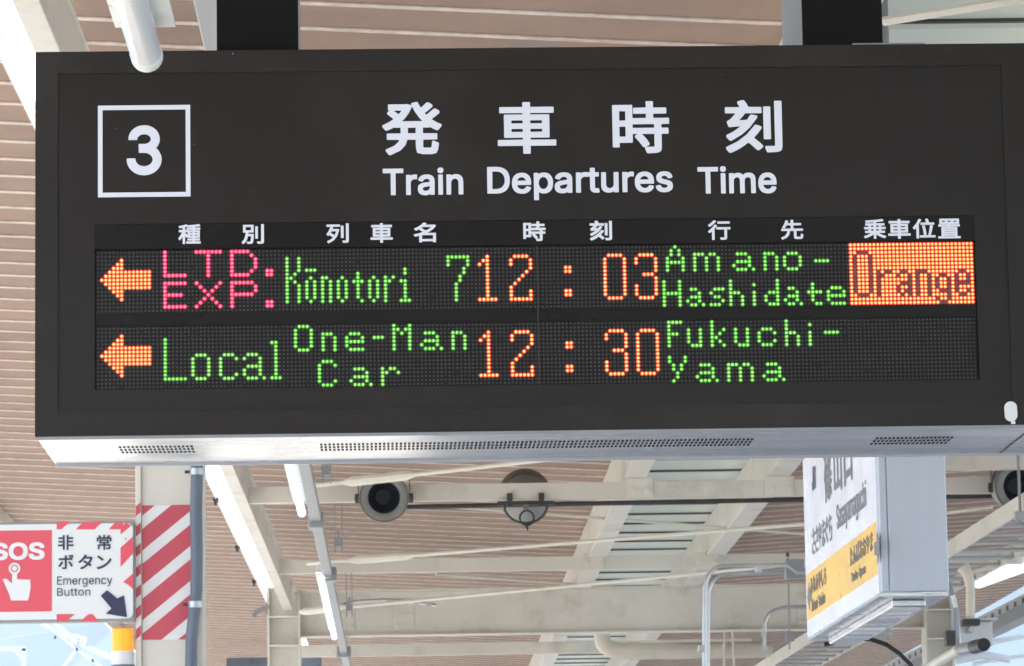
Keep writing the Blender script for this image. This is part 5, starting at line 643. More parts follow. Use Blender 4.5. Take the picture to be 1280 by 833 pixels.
# ================================================================ station name sign, seen end on
YN = 12.0
n_l = atY(1102, 740, YN); n_r = atY(1187, 740, YN)
zbn = n_l.z; xL, xR = n_l.x, n_r.x
YF = 13.92; zts = zbn+.62
sn = thing('station_name_sign', 'hanging white and yellow station name sign seen steeply from its end', 'sign', ((xL+xR)/2, (YN+YF)/2, zbn))
mb = MB(); mb.box(xL+.004, xR-.004, YN+.01, YF, zbn+.004, zts); mb.build('sign_case', SIGNW, sn)
mb = MB(); mb.box(xL, xL+.024, YN, YN+.02, zbn, zts); mb.build('end_frame', ALU, sn, bevel=.003)
mb = MB(); mb.box(xL+.0255, xR, YN, YN+.02, zbn, zts); mb.build('end_panel', ALU, sn, bevel=.003)
mb = MB(); mb.box(xL-.002, xR, YN+.021, YF, zbn-.012, zbn+.003); mb.build('bottom_plate', STEEL, sn)
mb = MB(); mb.box(xL+.05, xR-.05, YN+.15, YF-.15, zbn-.035, zbn-.0125); mb.build('bottom_tray', STEEL, sn, bevel=.004)
sn.rotation_euler = (0, 0, math.radians(1.05)); sn.location.x -= .018
fx = xL-.0
mb = MB(); mb.box(fx-.006, fx+.003, YN+.015, YF, zbn+.0, zts); mb.build('face_frame', SIGNLIT, sn)
# face coordinates: u from far (0) to near (L), v up from bottom
Lf = YF-YN-.03
def fuv(px, py):                                 # photo pixel -> (u,v) on the face plane
    d = ray(px, py); t_ = (fx-.006)/d.x; p = CAM+d*t_; return (YF-.01-p.y, p.z-zbn)
yv0 = .055; yv1 = .215
mb = MB(); mb.box(fx-.0075, fx-.0062, YN+.035, YF-.03, zbn+yv0, zbn+yv1); mb.build('yellow_band', YEL, sn)
def nword(key, u0, u1, v0, v1, material, bold, nm='printed_word'):
    put_text(key, nm, material, sn, Vector((fx-.0078, YF-.01, zbn))-Vector(sn['_w']), (0, -1, 0), (0, 0, 1), (u0, u1, v0, v1), bold, lift=.0006)
for i, ch in enumerate('篠山口'):
    nword(ch, .62+i*.27, .62+i*.27+.20, .40, .60, INK2, .03, 'kanji_character')
nword('JR', .27, .38, .48, .56, INK, .03)
xk = .22
for ch in 'ささやまぐち':
    nword(ch, xk, xk+.082, .265, .355, INK2, .03, 'kana_character'); xk += .098
nword('Sasayamaguchi', .93, 1.68, .262, .365, INK2, .016)
nword('みなみやしろ', .14, .60, .135, .195, INK2, .02); nword('Minami-Yashiro', .17, .56, .075, .115, INK2, .004)
nword('たんばおおやま', 1.25, 1.80, .135, .195, INK2, .02); nword('Tamba-Ōyama', 1.27, 1.62, .075, .118, INK2, .004)
def farrow(u, s_):
    pts = [(u, .135), (u+.07*s_, .185), (u+.07*s_, .155), (u+.13*s_, .155), (u+.13*s_, .115), (u+.07*s_, .115), (u+.07*s_, .085)]
    mb = MB(); mb.prism([(fx-.0078, YF-.01-a_, zbn+b_) for a_, b_ in pts], (0, 0, 0), (-.001, 0, 0)); mb.build('arrow', INK2, sn)
farrow(.035, 1); farrow(1.97, -1)
for y in (YN+.35, YF-.35):
    xm = (xL+xR)/2; mb = MB(); mb.tube([(xm, y, zts), (xm, y, rz(xm)-.01)], .02, 12); mb.build('hanger', GREYMET, sn)

# ================================================================ ladder tray, conduits and pipes on the right
def Xr(ratio, h): return None
tr = thing('cable_ladder', 'cream and grey cable ladder slanting away behind the station name sign', 'cable tray', (3.2, 24, EYE+2.2))
hT = 2.2
L0, L1 = atZ(1290, 622, hT+.0), atZ(935, 845, hT)
R0, R1 = atZ(1290, 676, hT), atZ(1000, 822, hT)
dL = (L1-L0)/(L1.y-L0.y)
LA, LB = L0+dL*(12-L0.y), L0+dL*(46-L0.y); wT = (R0.x-(L0+dL*(R0.y-L0.y)).x)
mb = MB(); mb.bar(LA, LB, .014, .10); mb.build('side_rail', CREAM, tr)
WV = Vector((wT, 0, 0))
mb = MB(); mb.bar(LA+WV, LB+WV, .014, .10); mb.build('side_rail', CREAM, tr)
for k in range(66):
    y = 12.2+k*.5; c0 = L0+dL*(y-L0.y)
    mb = MB(); mb.box(c0.x+.01, c0.x+wT-.01, y, y+.13, c0.z-.045, c0.z-.03); mb.build('rung', TRAYM, tr)
for py, hx in ((640, 0), (808, 0)):
    for Yh in ((21.3,) if py == 640 else (30.2,)):
        c0 = L0+dL*(Yh-L0.y)
        mb = MB(); mb.box(c0.x-.06, c0.x+wT+.06, Yh, Yh+.06, c0.z-.10, c0.z-.052); mb.build('hanger_bar', TRAYM, tr, bevel=.003)
        for q in (-.03, wT+.03):
            mb = MB(); mb.tube([(c0.x+q, Yh+.03, c0.z-.11), (c0.x+q, Yh+.03, rz(c0.x)-.01)], .008, 8); mb.build('hanger_rod', GREYMET, tr)
def pipe_run(name, lab, cat, pts, Y, r, material, clips=(), bend=None):
    P = [atY(px, py, Y+(p3[0] if p3 else 0)) for (px, py, *p3) in pts]
    t = thing(name, lab, cat, tuple(P[0])); mb = MB(); mb.tube(P, r, 14); mb.build('pipe', material, t, smooth=True)
    for i in clips:
        c = atY(*i, Y); mb = MB(); mb.box(c.x-r*1.6, c.x+r*1.6, Y-r*1.2, Y+r*1.2, c.z-.018, c.z+.018); mb.build('pipe_clip', GALV, t, bevel=.003)
    return t
def bend(p0, p1, p2, n=7):
    return [(p0[0]*(1-t)**2+2*t*(1-t)*p1[0]+p2[0]*t*t, p0[1]*(1-t)**2+2*t*(1-t)*p1[1]+p2[1]*t*t) for t in [i/n for i in range(n+1)]]
pipe_run('steel_conduit', 'shiny steel conduit rising then bending right towards the station name sign', 'conduit',
         [(878, 1200)]+bend((881, 735), (884, 711), (902, 708))+[(985, 707), (996, 716), (1010, 716)], 21.0, .0115, GALV, clips=((877, 811), (948, 712)))
pipe_run('steel_conduit', 'second steel conduit bending right just under and behind the taller one', 'conduit',
         [(883, 1200)]+bend((885, 742), (889, 720), (909, 718))+[(1010, 716)], 21.3, .0115, GALV)
pipe_run('steel_conduit', 'short thin steel conduit bending right over the girder near the ladder tray', 'conduit',
         [(955, 813)]+bend((956, 780), (958, 761), (985, 759))+[(1030, 758)], 29.5, .0125, GALV, clips=((955, 793), (956, 811)))
pipe_run('steel_conduit', 'shiny conduit with clips running level along the lower flange of the girder', 'conduit',
         [(376, 767), (425, 757), (445, 752), (480, 750), (520, 753), (560, 757), (960, 745+50)][:5]+[(545, 757)], 31.2, .013, GALV, clips=((487, 752), (503, 753), (520, 754), (535, 756)))
dp = pipe_run('drain_pipe', 'cream plastic drain pipe with an elbow below the big girder', 'pipe',
              [(752, 772)]+bend((753, 800), (755, 813), (778, 814))+[(800, 814.5), (965, 812)], 34.5, .072, PVC)
c = atY(792, 814, 34.5); mb = MB(); mb.lathe(c, (1, 0, 0), [(-.05, .072), (-.05, .08), (.05, .08), (.05, .072)], 20); mb.build('collar', PVC, dp, smooth=True)
for px in (908, 914):
    pass
mb = MB(); q = atY(911, 812, 34.4)
for s_ in (-.03, .03): mb.tube([(q.x+s_*1.6, 34.4, q.z-.3), (q.x+s_, 34.4, EYE+2.6)], .01, 6)
mb.build('pipe_hanger', CREAM2, dp)
# junction box and thin hanging rod beside the sign
q = atY(993, 712, 21.2); jb = thing('junction_box', 'small grey metal junction box where the conduits end', 'box', tuple(q))
mb = MB(); mb.box(q.x-.05, q.x+.05, 21.15, 21.25, q.z-.05, q.z+.05); mb.build('box_body', GREYMET, jb, bevel=.004)
mb = MB(); mb.lathe((q.x-.035, 21.2, q.z+.07), (0, 0, 1), [(0, .009), (.02, .009), (.02, .004)], 8); mb.build('nut', DKMET, jb)
q = atY(988, 700, 29.0); th_r = thing('threaded_rod', 'thin dark hanger rod beside the far end of the station name sign', 'rod', tuple(q))
mb = MB(); mb.tube([atY(987, 812, 29.0), atY(985, 694, 29.0)], .006, 6); mb.build('rod', GREYMET, th_r)
mb = MB(); p_ = atY(987, 796, 29); mb.box(p_.x-.03, p_.x+.03, 28.97, 29.03, p_.z-.035, p_.z+.03); mb.build('rod_clamp', GREYMET, th_r)
# black hose under the sign
P = [atY(px, py, 24.0) for (px, py) in ((1030, 806), (1050, 801), (1068, 798), (1088, 799), (1108, 806), (1124, 817), (1137, 830), (1150, 850))]
hs = thing('black_hose', 'black flexible hose curving below the station name sign', 'hose', tuple(P[2])); mb = MB(); mb.tube(P, .014, 10); mb.build('hose', RUBBER, hs, smooth=True)
# eave gutter line at the right edge
eg = thing('perforated_channel', 'pale blue perforated steel channel with a dark duct below it at the lower right', 'channel', (5.0, 24, EYE+2.55))
hE = 2.55
e0, e1 = atZ(1300, 752, hE), atZ(1195, 803, hE); dE = (e1-e0)/(e1.y-e0.y)
EA, EB = e0+dE*(20-e0.y), e0+dE*(60-e0.y)
mb = MB(); mb.bar(EA+Vector((0, 0, .06)), EB+Vector((0, 0, .06)), .012, .13); mb.build('channel_web', PALEST, eg)
hol = MB()
for k in range(64):
    c = e0+dE*(20.5+k*.42-e0.y)+Vector((-.0065, 0, .075)); y_ = c.y
    hol.add([(c.x-.001, y_-.07, c.z-.022), (c.x-.001, y_+.07, c.z-.022), (c.x-.001, y_+.07, c.z+.022), (c.x-.001, y_-.07, c.z+.022)], [(0, 1, 2, 3)])
hol.build('slots', DKMET, eg, kind='stuff')
f0, f1 = atZ(1300, 757, 2.42), atZ(1130, 842, 2.42); dF = (f1-f0)/(f1.y-f0.y)
mb = MB(); mb.bar(f0+dF*(16-f0.y), f0+dF*(60-f0.y), .13, .11); mb.build('duct', GREYMET, eg, bevel=.006)
# lower round rail with black end cap
g0 = atY(1214, 806, 20.5); g1 = atY(1226, 807, 20.3)
lr = thing('capped_pipe', 'thick cream pipe with a black end cap at the lower right corner', 'pipe', tuple(g0))
gA = atY(1098, 870, 26.5)
mb = MB(); mb.tube([gA, atY(1200, 812, 21.2)], .028, 16); mb.build('pipe', CREAM, lr, smooth=True)
mb = MB(); mb.tube([atY(1200, 812, 21.2), atY(1219, 808.5, 20.4)], .031, 16); mb.build('sleeve', GREYMET, lr, smooth=True)
mb = MB(); mb.tube([atY(1218, 809, 20.45), atY(1230, 806, 20.0)], [.036, .033], 18); mb.build('end_cap', RUBBER, lr, smooth=True)
# white lamp beyond, insulator post, cable
w0, w1 = atZ(1300, 700, 2.55), atZ(1222, 728, 2.55)
tube_lamp(w0, w1, True, 'bright white tube lamp at the lower right beside the roof edge', r=.05, body_w=.16)
P = [atY(px, py, 23.0) for (px, py) in ((1213, 780), (1213, 730), (1209, 716), (1203, 708))]
ip = thing('white_stand_pipe', 'short white upright pipe under the ladder tray at the lower right', 'pipe', tuple(P[0])); mb = MB(); mb.tube(P, [.026, .026, .034, .04], 14); mb.build('pipe', PVC, ip, smooth=True)
mb = MB(); c = P[0]; mb.box(c.x-.05, c.x+.05, 22.95, 23.05, c.z-.01, c.z+.025); mb.build('foot', DKMET, ip)
mb = MB(); mb.tube([P[2], P[2]+Vector((.13, 0, .03)), P[2]+Vector((.15, 0, .02))], [.018, .02, .03], 10); mb.build('side_arm', PVC, ip, smooth=True)
P = [atY(px, py, 22.0) for (px, py) in ((1186, 728), (1190, 745), (1194, 765), (1195, 798))]
cb = thing('grey_hose', 'thick dark grey hose hanging beside the right post', 'hose', tuple(P[3])); mb = MB(); mb.tube(P, [.012, .02, .022, .022], 12); mb.build('hose', GREYMET, cb, smooth=True)
mb = MB(); mb.tube([P[1]+Vector((0, -.03, .0)), P[2]+Vector((0, -.03, .02))], .012, 8); mb.build('cable_tie', WHITE, cb, smooth=True)
c = atY(1187, 796, 21.8); mb = MB(); mb.box(c.x-.025, c.x+.025, 21.75, 21.85, c.z-.05, c.z+.03); mb.build('clip', DKMET, cb)
c = atY(1201, 790, 23.2); bxw = thing('bracket_box', 'white metal bracket box under the white upright pipe', 'bracket', tuple(c))
mb = MB(); mb.box(c.x-.02, c.x+.17, 23.1, 23.12, c.z-.09, c.z+.05); mb.box(c.x-.04, c.x+.19, 23.0, 23.2, c.z+.051, c.z+.066); mb.build('plate', GALV, bxw, bevel=.003)
q_ = atY(1214, 787, 23.05); mb = MB(); mb.lathe(q_, (0, -1, 0), [(0, .02), (.03, .018), (.03, 0)], 10); mb.build('bolt', SCREWM, bxw)
# small steel bracket beyond the glazed strip
c = atY(327, 764, YP-.2); br = thing('steel_bracket', 'small grey cream bracket arm at the top of the left post', 'bracket', tuple(c))
mb = MB(); mb.bar(atY(336, 757, YP-.2), atY(318, 767, YP-.2), .05, .04); mb.bar(atY(318, 767, YP-.2), atY(318, 772, YP-.2), .03, .03, up=(0, 1, 0)); mb.build('arm', HORN, br)
# small ceiling fitting
c = atZ(657, 607, 2.8)

# far end frames of the canopy
ff = thing('far_girder', 'dark blue grey girder at the far end of the platform canopy', 'girder', (0, 44, EYE+2.75))
a, b = atY(283, 833, 44), atY(402, 833, 44)
mb = MB(); mb.box(a.x, b.x, 44, 44.06, a.z-.05, a.z+.09); mb.build('beam', PIPEG, ff)

# overhead line gear beyond the roof edge on the left
Yo = 48.
oh = thing('overhead_line_bracket', 'white overhead line tubes crossing the pale view under the emergency sign', 'railway gear', tuple(atY(95, 800, Yo)))
mb = MB(); mb.tube([atY(40, 772, Yo), atY(70, 790, Yo), atY(96, 811, Yo), atY(128, 835, Yo)], .022, 8); mb.build('tube', WOOD, oh, smooth=True)
mb = MB(); mb.tube([atY(60, 770, Yo), atY(85, 794, Yo), atY(105, 808, Yo), atY(145, 825, Yo)], .03, 8); mb.build('tube', WOOD, oh, smooth=True)
mb = MB(); mb.tube([atY(96, 812, Yo), atY(80, 834, Yo)], .018, 8); mb.build('stay', WOOD, oh, smooth=True)
for px, py in ((96, 812), (116, 826), (69, 797)):
    c = atY(px, py, Yo-.05); mb = MB(); mb.box(c.x-.012, c.x+.012, c.y-.012, c.y+.012, c.z-.018, c.z+.018); mb.build('clip', DKMET, oh)
c = atY(99, 798, Yo-.03); mb = MB(); mb.lathe(c-Vector((.1, 0, 0)), (1, 0, -.3), [(0, .02), (.02, .06), (.09, .06), (.1, .03), (.12, .06), (.18, .06), (.2, .02)], 14); mb.build('insulator', WOOD, oh, smooth=True)
fr = thing('line_frame', 'pale rectangular steel frame at the lower left corner', 'railway gear', tuple(atY(10, 812, 60)))
mb = MB(); mb.bar(atY(-60, 811, 60), atY(33, 811, 60), .06, .07); mb.bar(atY(30, 811, 60), atY(31, 1150, 60), .06, .06, up=(0, 1, 0)); mb.build('frame_bar', WOOD, fr)
mb = MB(); mb.bar(atY(18, 812, 60), atY(30, 826, 60), .05, .05); mb.build('brace', WOOD, fr)
# overhead wires to the right
for i, (p, q, r_, lab) in enumerate((((1225, 806), (1330, 778), .02, 'white overhead pipe running right from the black end cap'), ((1216, 830), (1340, 802), .014, 'thin white overhead wire at the lower right corner'), ((1195, 826), (1262, 824), .03, 'short thick white tube at the lower right corner'))):
    a, b = atY(*p, 40), atY(*q, 40); t = thing('overhead_wire', lab, 'wire', tuple((a+b)/2)); mb = MB(); mb.tube([a, (a+b)/2+Vector((0, 0, -.03 if i < 2 else .05)), b], r_*1.3, 8); mb.build('wire', WOOD, t, smooth=True)

# ================================================================ THE DEPARTURE BOARD
beta = .009474; BX, BZ = -.61053, EYE+1.28969; CP, RP, GAP = .0075661, .0076004, .147536
M_B = Matrix.Translation((BX, 7.6, BZ)) @ Matrix.Rotation(beta, 4, 'Z')   # local: x right, z up, -y to the camera
Mi = M_B.inverted()
def bd(px, py):                                  # photo pixel -> local x,z on the board face
    o = Mi @ CAM; dr = Mi.to_3x3() @ ray(px, py); t_ = -o.y/dr.y; p = o+dr*t_; return p.x, p.z
board = thing('departure_board', 'large dark hanging train departure board with two rows of glowing dot matrix text', 'departure board', (BX, 7.6, BZ))
board.rotation_euler = (0, 0, beta)
def bpart(mb, name, material, **k): return mb.build(name, material, board, local=True, **k)
x0, zT = bd(44.5, 65.5); _, zB_ = bd(44, 545); x1 = bd(1338, 300)[0]
zT = (bd(45, 65.5)[1]+bd(1280, 55)[1])/2; zB_ = (bd(43, 545)[1]+bd(1265, 533)[1])/2
DEP = .455
xi0, xi1 = bd(72.5, 300)[0], bd(1258.5, 300)[0]
ziT = (bd(300, 90)[1]+bd(1000, 85)[1])/2; ziB = (bd(300, 513.5)[1]+bd(1000, 505)[1])/2
FT = .004                                       # frame stands proud of the face by FT
# case (sides, top, back)
mb = MB(); mb.box(x0+.001, x1-.001, .012, DEP, zT-.004, zT-.001); bpart(mb, 'top_plate', CASE)
mb = MB(); mb.box(x0, x0+.003, .012, DEP, zB_+.004, zT-.0045); bpart(mb, 'side_plate', CASE)
mb = MB(); mb.box(x1-.003, x1, .012, DEP, zB_+.004, zT-.0045); bpart(mb, 'side_plate', CASE)
mb = MB(); mb.box(x0+.0035, x1-.0035, DEP-.004, DEP-.001, zB_+.004, zT-.0045); bpart(mb, 'back_plate', CASE)
# frame: four mitred rails, a hair of chamfer
fr_ = MB(); O_ = [(x0, zT), (x1, zT), (x1, zB_), (x0, zB_)]; I_ = [(xi0, ziT), (xi1, ziT), (xi1, ziB), (xi0, ziB)]
fr_.v = [Vector((x, y, z)) for y in (-FT, .0115) for x, z in O_+I_]
for i in range(4):
    j = (i+1) % 4; fr_.f += [(i, j, 4+j, 4+i), (8+i, 8+j, 12+j, 12+i), (i, j, 8+j, 8+i), (4+i, 4+j, 12+j, 12+i)]
bpart(fr_, 'frame', CASE)
# face panel with the window for the displays
wx0, wx1 = bd(118.5, 400)[0], bd(1222, 400)[0]
wzT = (bd(118, 280)[1]+bd(1220, 270)[1])/2; wzB = (bd(118, 487.5)[1]+bd(1222, 475)[1])/2
for (a, b, c_, d_) in ((xi0, xi1, wzT, ziT), (xi0, xi1, ziB, wzB), (xi0, wx0, wzB, wzT), (wx1, xi1, wzB, wzT)):
    mb = MB(); mb.box(a-.0005 if a == xi0 else a, b+.0005 if b == xi1 else b, 0, .008, c_, d_); bpart(mb, 'face_panel', CASEF)
# caption strip above the rows
rowT = .5*RP*1.5
cap_b = rowT
mb = MB(); mb.box(wx0, wx1, .001, .006, cap_b, wzT-.0006); bpart(mb, 'caption_strip', STRIP)
# LED modules, two rows, two halves with a seam
seam = CP*111.7
for r_ in range(2):
    zt = -r_*GAP+.6*RP; zb = -r_*GAP-15.6*RP
    for (a, b) in ((wx0+.001, seam-.0012), (seam+.0012, wx1-.001)):
        mb = MB(); mb.box(a, b, .006, .010, zb, zt); bpart(mb, 'display_module', LEDP)
mb = MB(); mb.box(wx0+.0005, wx1-.0005, .0035, .008, -GAP+.62*RP, -15.62*RP); bpart(mb, 'divider_bar', STRIP)
mb = MB(); mb.box(wx0+.0005, wx1-.0005, .0035, .008, wzB+.0005, -GAP-15.62*RP); bpart(mb, 'lower_trim', STRIP)
mb = MB(); mb.box(seam-.0011, seam+.0011, .0025, .0034, wzB+.001, cap_b); bpart(mb, 'module_seam', LEDOFF)
# printed caption characters and headings
def btext(key, px0, px1, py0, py1, bold, nm):
    a = bd((px0+px1)/2, py1); b = bd((px0+px1)/2, py0); l_ = bd(px0, (py0+py1)/2)[0]; r_ = bd(px1, (py0+py1)/2)[0]
    put_text(key, nm, LETTER, board, (0, 0, 0), (1, 0, 0), (0, 0, 1), (l_, r_, a[1], b[1]), bold, lift=.0006)
for ch, a, b, c_, d_ in (('発', 478, 552, 128, 194), ('車', 622, 695, 128, 192.5), ('時', 765.5, 836.5, 127, 192), ('刻', 906.5, 977.5, 125.5, 191)):
    btext(ch, a, b, c_, d_, .031, 'kanji_character')
for s_, a, b, c_, d_ in (('Train', 478.5, 579, 210, 244.5), ('Departures', 609, 841, 208, 250), ('Time', 872, 970.5, 208, 242.5)):
    btext(s_, a, b, c_, d_, .024, 'heading_word')
btext('3', 158.5, 202, 157, 219.5, .034, 'platform_number')
bo = [(122, 131.5, 238, 131.5, 131.5, 138), ]
q0, q1 = bd(180, 132)[1], bd(180, 246.5)[1]; l_, r_ = bd(122.5, 190)[0], bd(238, 190)[0]; tk = .0089
mb = MB(); mb.box(l_, r_, -.0018, -.0006, q0-tk, q0); mb.box(l_, r_, -.0018, -.0006, q1, q1+tk); mb.box(l_, l_+tk, -.0018, -.0006, q1+tk+1e-5, q0-tk-1e-5); mb.box(r_-tk, r_, -.0018, -.0006, q1+tk+1e-5, q0-tk-1e-5)
bpart(mb, 'number_frame', LETTER)
for ch, cx_, cy_ in (('種', 237, 293), ('別', 316, 293), ('列', 422, 292), ('車', 477, 291.5), ('名', 531, 291), ('時', 668, 289.5), ('刻', 751, 288.5), ('行', 899, 288), ('先', 990, 287.5),
                     ('乗', 1093.5, 286.5), ('車', 1124, 286.5), ('位', 1155, 286), ('置', 1186.5, 286)):
    btext(ch, cx_-14, cx_+14, cy_-12.3, cy_+12.3, .027, 'caption_character')

# ---- dots: every word is its own group of lit diodes
def ln(s): return s
WORDS = []
def W_(color, cells, line, name='glowing_word', label=None): WORDS.append((color, cells, line, name, label))
def col(c, a, b): return [(c, r) for r in range(a, b+1)]
def row(r, a, b): return [(c, r) for c in range(a, b+1)]
ARW = [(1, 7)]+col(2, 6, 8)+col(3, 5, 9)+col(4, 4, 10)+col(5, 3, 11)+col(6, 2, 12)+[x for c in range(7, 14) for x in col(c, 5, 9)]
for l_ in (0, 1): W_('orange', ARW, l_, 'glowing_arrow')
W_('pink', col(17, 0, 6)+row(6, 18, 22)+row(0, 25, 31)+col(28, 1, 6)+col(34, 0, 6)+row(0, 35, 38)+[(39, 1)]+col(40, 2, 4)+[(39, 5)]+row(6, 35, 38)+[(43, 5), (44, 5), (43, 6), (44, 6)], 0)
W_('pink', col(17, 8, 14)+row(8, 18, 22)+row(11, 18, 21)+row(14, 18, 22)+[(25+i, 8+i) for i in range(7)]+[(31-i, 8+i) for i in range(7) if i != 3]+col(34, 8, 14)+row(8, 35, 39)+row(11, 35, 39)+col(40, 9, 10)+[(43, 13), (44, 13), (43, 14), (44, 14)], 0)
K = col(48, 2, 13)+col(51, 2, 5)+[(50, 6), (49, 7), (50, 8)]+col(51, 9, 13)
def ho(c): return [(c+1, 7), (c+1, 13)]+col(c, 8, 12)+col(c+2, 8, 12)
W_('green', K+row(5, 53, 55)+ho(53)+col(57, 7, 13)+[(58, 7)]+col(59, 8, 13)+ho(61)+col(66, 6, 12)+[(65, 8), (67, 8), (67, 13)]+ho(69)+col(73, 7, 13)+[(74, 8), (75, 7)]+[(78, 5), (78, 6), (77, 8)]+col(78, 8, 13)+[(77, 13), (79, 13)], 0)
W_('green', row(2, 89, 94)+col(89, 3, 4)+col(94, 3, 4)+col(93, 5, 6)+col(92, 7, 8)+col(91, 9, 13), 0, 'glowing_number')
def d1(c): return [(c, 4), (c+1, 3)]+col(c+2, 2, 12)+row(13, c, c+4)
def d2(c): return col(c, 3, 4)+row(2, c+1, c+4)+col(c+5, 3, 5)+[(c+4, 6), (c+3, 7), (c+2, 8), (c+1, 9)]+col(c, 10, 13)+row(13, c+1, c+5)+col(c+5, 11, 12)
def d0(c): return col(c, 3, 12)+col(c+5, 3, 12)+row(2, c+1, c+4)+row(13, c+1, c+4)
def d3(c): return col(c, 3, 4)+row(2, c+1, c+4)+col(c+5, 3, 6)+row(7, c+2, c+4)+col(c+5, 8, 12)+col(c, 10, 12)+row(13, c+1, c+4)
CO = [(c, r) for c in (119, 120) for r in (5, 6, 11, 12)]
W_('orange', d1(97)+d2(105)+CO+d0(129)+d3(137), 0, 'glowing_time'); W_('orange', d1(97)+d2(105)+CO+d3(129)+d0(137), 1, 'glowing_time')
def ga5(c, r): return row(r, c+1, c+3)+[(c+4, r+1)]+row(r+2, c+1, c+4)+[(c, r+3), (c+4, r+3)]+row(r+4, c+1, c+3)+[(c+5, r+4)]
def ga4(c, r): return row(r, c+1, c+2)+[(c+3, r+1)]+row(r+2, c+1, c+3)+[(c, r+3), (c+3, r+3)]+row(r+4, c+1, c+2)+[(c+4, r+4)]
def gm(c, r): return col(c, r, r+4)+row(r, c+1, c+2)+col(c+3, r+1, r+4)+row(r, c+4, c+5)+col(c+6, r+1, r+4)
def gn(c, r): return col(c, r, r+4)+row(r, c+1, c+2)+col(c+3, r+1, r+4)
def go(c, r): return row(r, c+1, c+3)+col(c, r+1, r+3)+col(c+4, r+1, r+3)+row(r+4, c+1, c+3)
def ge(c, r): return row(r, c+1, c+3)+[(c, r+1), (c+4, r+1)]+row(r+2, c, c+4)+[(c, r+3)]+row(r+4, c+1, c+4)
def gu(c, r): return col(c, r, r+3)+col(c+3, r, r+4)+row(r+4, c+1, c+2)
W_('green', [(147, 0)]+col(146, 1, 2)+col(148, 1, 2)+col(145, 3, 6)+col(149, 3, 6)+row(4, 146, 148)+gm(152, 2)+ga5(162, 2)+gn(170, 2)+go(175, 2)+row(4, 183, 186), 0)
W_('green', col(144, 9, 15)+col(148, 9, 15)+row(12, 145, 147)+ga4(150, 11)+row(11, 157, 159)+[(156, 12), (157, 13), (158, 13), (159, 14)]+row(15, 156, 158)+col(161, 9, 15)+row(12, 162, 163)+col(164, 13, 15)
   +[(167, 10)]+col(167, 12, 15)+col(173, 9, 15)+row(12, 171, 172)+col(170, 13, 14)+row(15, 171, 172)+ga4(175, 11)+col(182, 10, 14)+[(181, 12), (183, 12), (184, 12), (183, 15), (184, 15)]+ge(186, 11), 0)
DK = set(row(2, 194, 196)+row(13, 194, 196)+col(193, 3, 12)+col(197, 3, 12)+col(199, 7, 13)+[(200, 8), (201, 7), (202, 7)]
         + [(205, 7), (206, 7), (204, 8)]+col(207, 8, 13)+row(10, 205, 206)+[(204, 11), (204, 12), (206, 12), (205, 13)]
         + col(209, 7, 13)+row(7, 210, 211)+col(212, 8, 13)+[(215, 8), (216, 8)]+col(214, 9, 11)+col(217, 9, 14)+row(12, 215, 216)+[(214, 14), (215, 15), (216, 15)]
         + [(220, 7), (221, 7)]+col(219, 8, 12)+col(222, 8, 9)+row(10, 220, 222)+[(222, 12), (220, 13), (221, 13)])
W_('orange', [(c, r) for c in range(192, 224) for r in range(16) if (c, r) not in DK], 0, 'glowing_block')
W_('green', col(17, 3, 13)+row(13, 18, 22)+[x for x in row(7, 25, 27)+col(24, 8, 12)+col(28, 8, 12)+row(13, 25, 27)]+col(31, 8, 12)+row(7, 32, 34)+[(35, 8), (35, 12)]+row(13, 32, 34)
   +row(7, 38, 40)+[(37, 8)]+col(41, 8, 12)+row(10, 38, 40)+col(37, 11, 12)+row(13, 38, 40)+[(42, 13)]+[(44, 4), (44, 13), (46, 13)]+col(45, 4, 13), 1)
W_('green', col(50, 1, 5)+row(0, 51, 53)+col(54, 1, 5)+row(6, 51, 53)+gn(57, 2)[:0]+col(57, 2, 6)+row(2, 58, 59)+col(60, 3, 6)+ge(63, 2)+row(3, 70, 72)+col(75, 0, 6)+col(79, 0, 6)+[(76, 1), (77, 2), (78, 1)]+ga5(82, 2)+gn(90, 2), 1)
W_('green', col(56, 10, 14)+row(9, 57, 59)+[(60, 10), (60, 14)]+row(15, 57, 59)+ga5(64, 11)+col(72, 11, 15)+[(73, 12), (74, 11), (75, 11), (76, 12)], 1)
W_('green', col(145, 0, 6)+row(0, 146, 148)+row(3, 146, 147)+gu(150, 2)+col(156, 0, 6)+[(159, 2), (158, 3), (157, 4), (158, 5), (159, 6)]+gu(162, 2)+row(2, 169, 171)+col(168, 3, 5)+[(172, 3), (172, 5)]+row(6, 169, 171)
   +col(175, 0, 6)+row(3, 176, 177)+col(178, 4, 6)+[(181, 1)]+col(181, 3, 6)+row(3, 185, 188), 1)
W_('green', col(145, 9, 10)+col(149, 9, 10)+col(146, 11, 12)+col(148, 11, 12)+col(147, 13, 14)+[(146, 15)]+ga5(152, 11)+gm(160, 11)+ga5(169, 11), 1)
lit = set()
def disc(mb, x, z, y, r, n=8, dome=0):
    k = len(mb.v)
    for j in range(n):
        a = 2*math.pi*j/n+.3; mb.v.append(Vector((x+r*math.cos(a), y, z+r*math.sin(a))))
    if dome:
        mb.v.append(Vector((x, y-dome, z)))
        for j in range(n): mb.f.append((k+j, k+(j+1) % n, k+n))
    else: mb.f.append(tuple(k+j for j in range(n)))
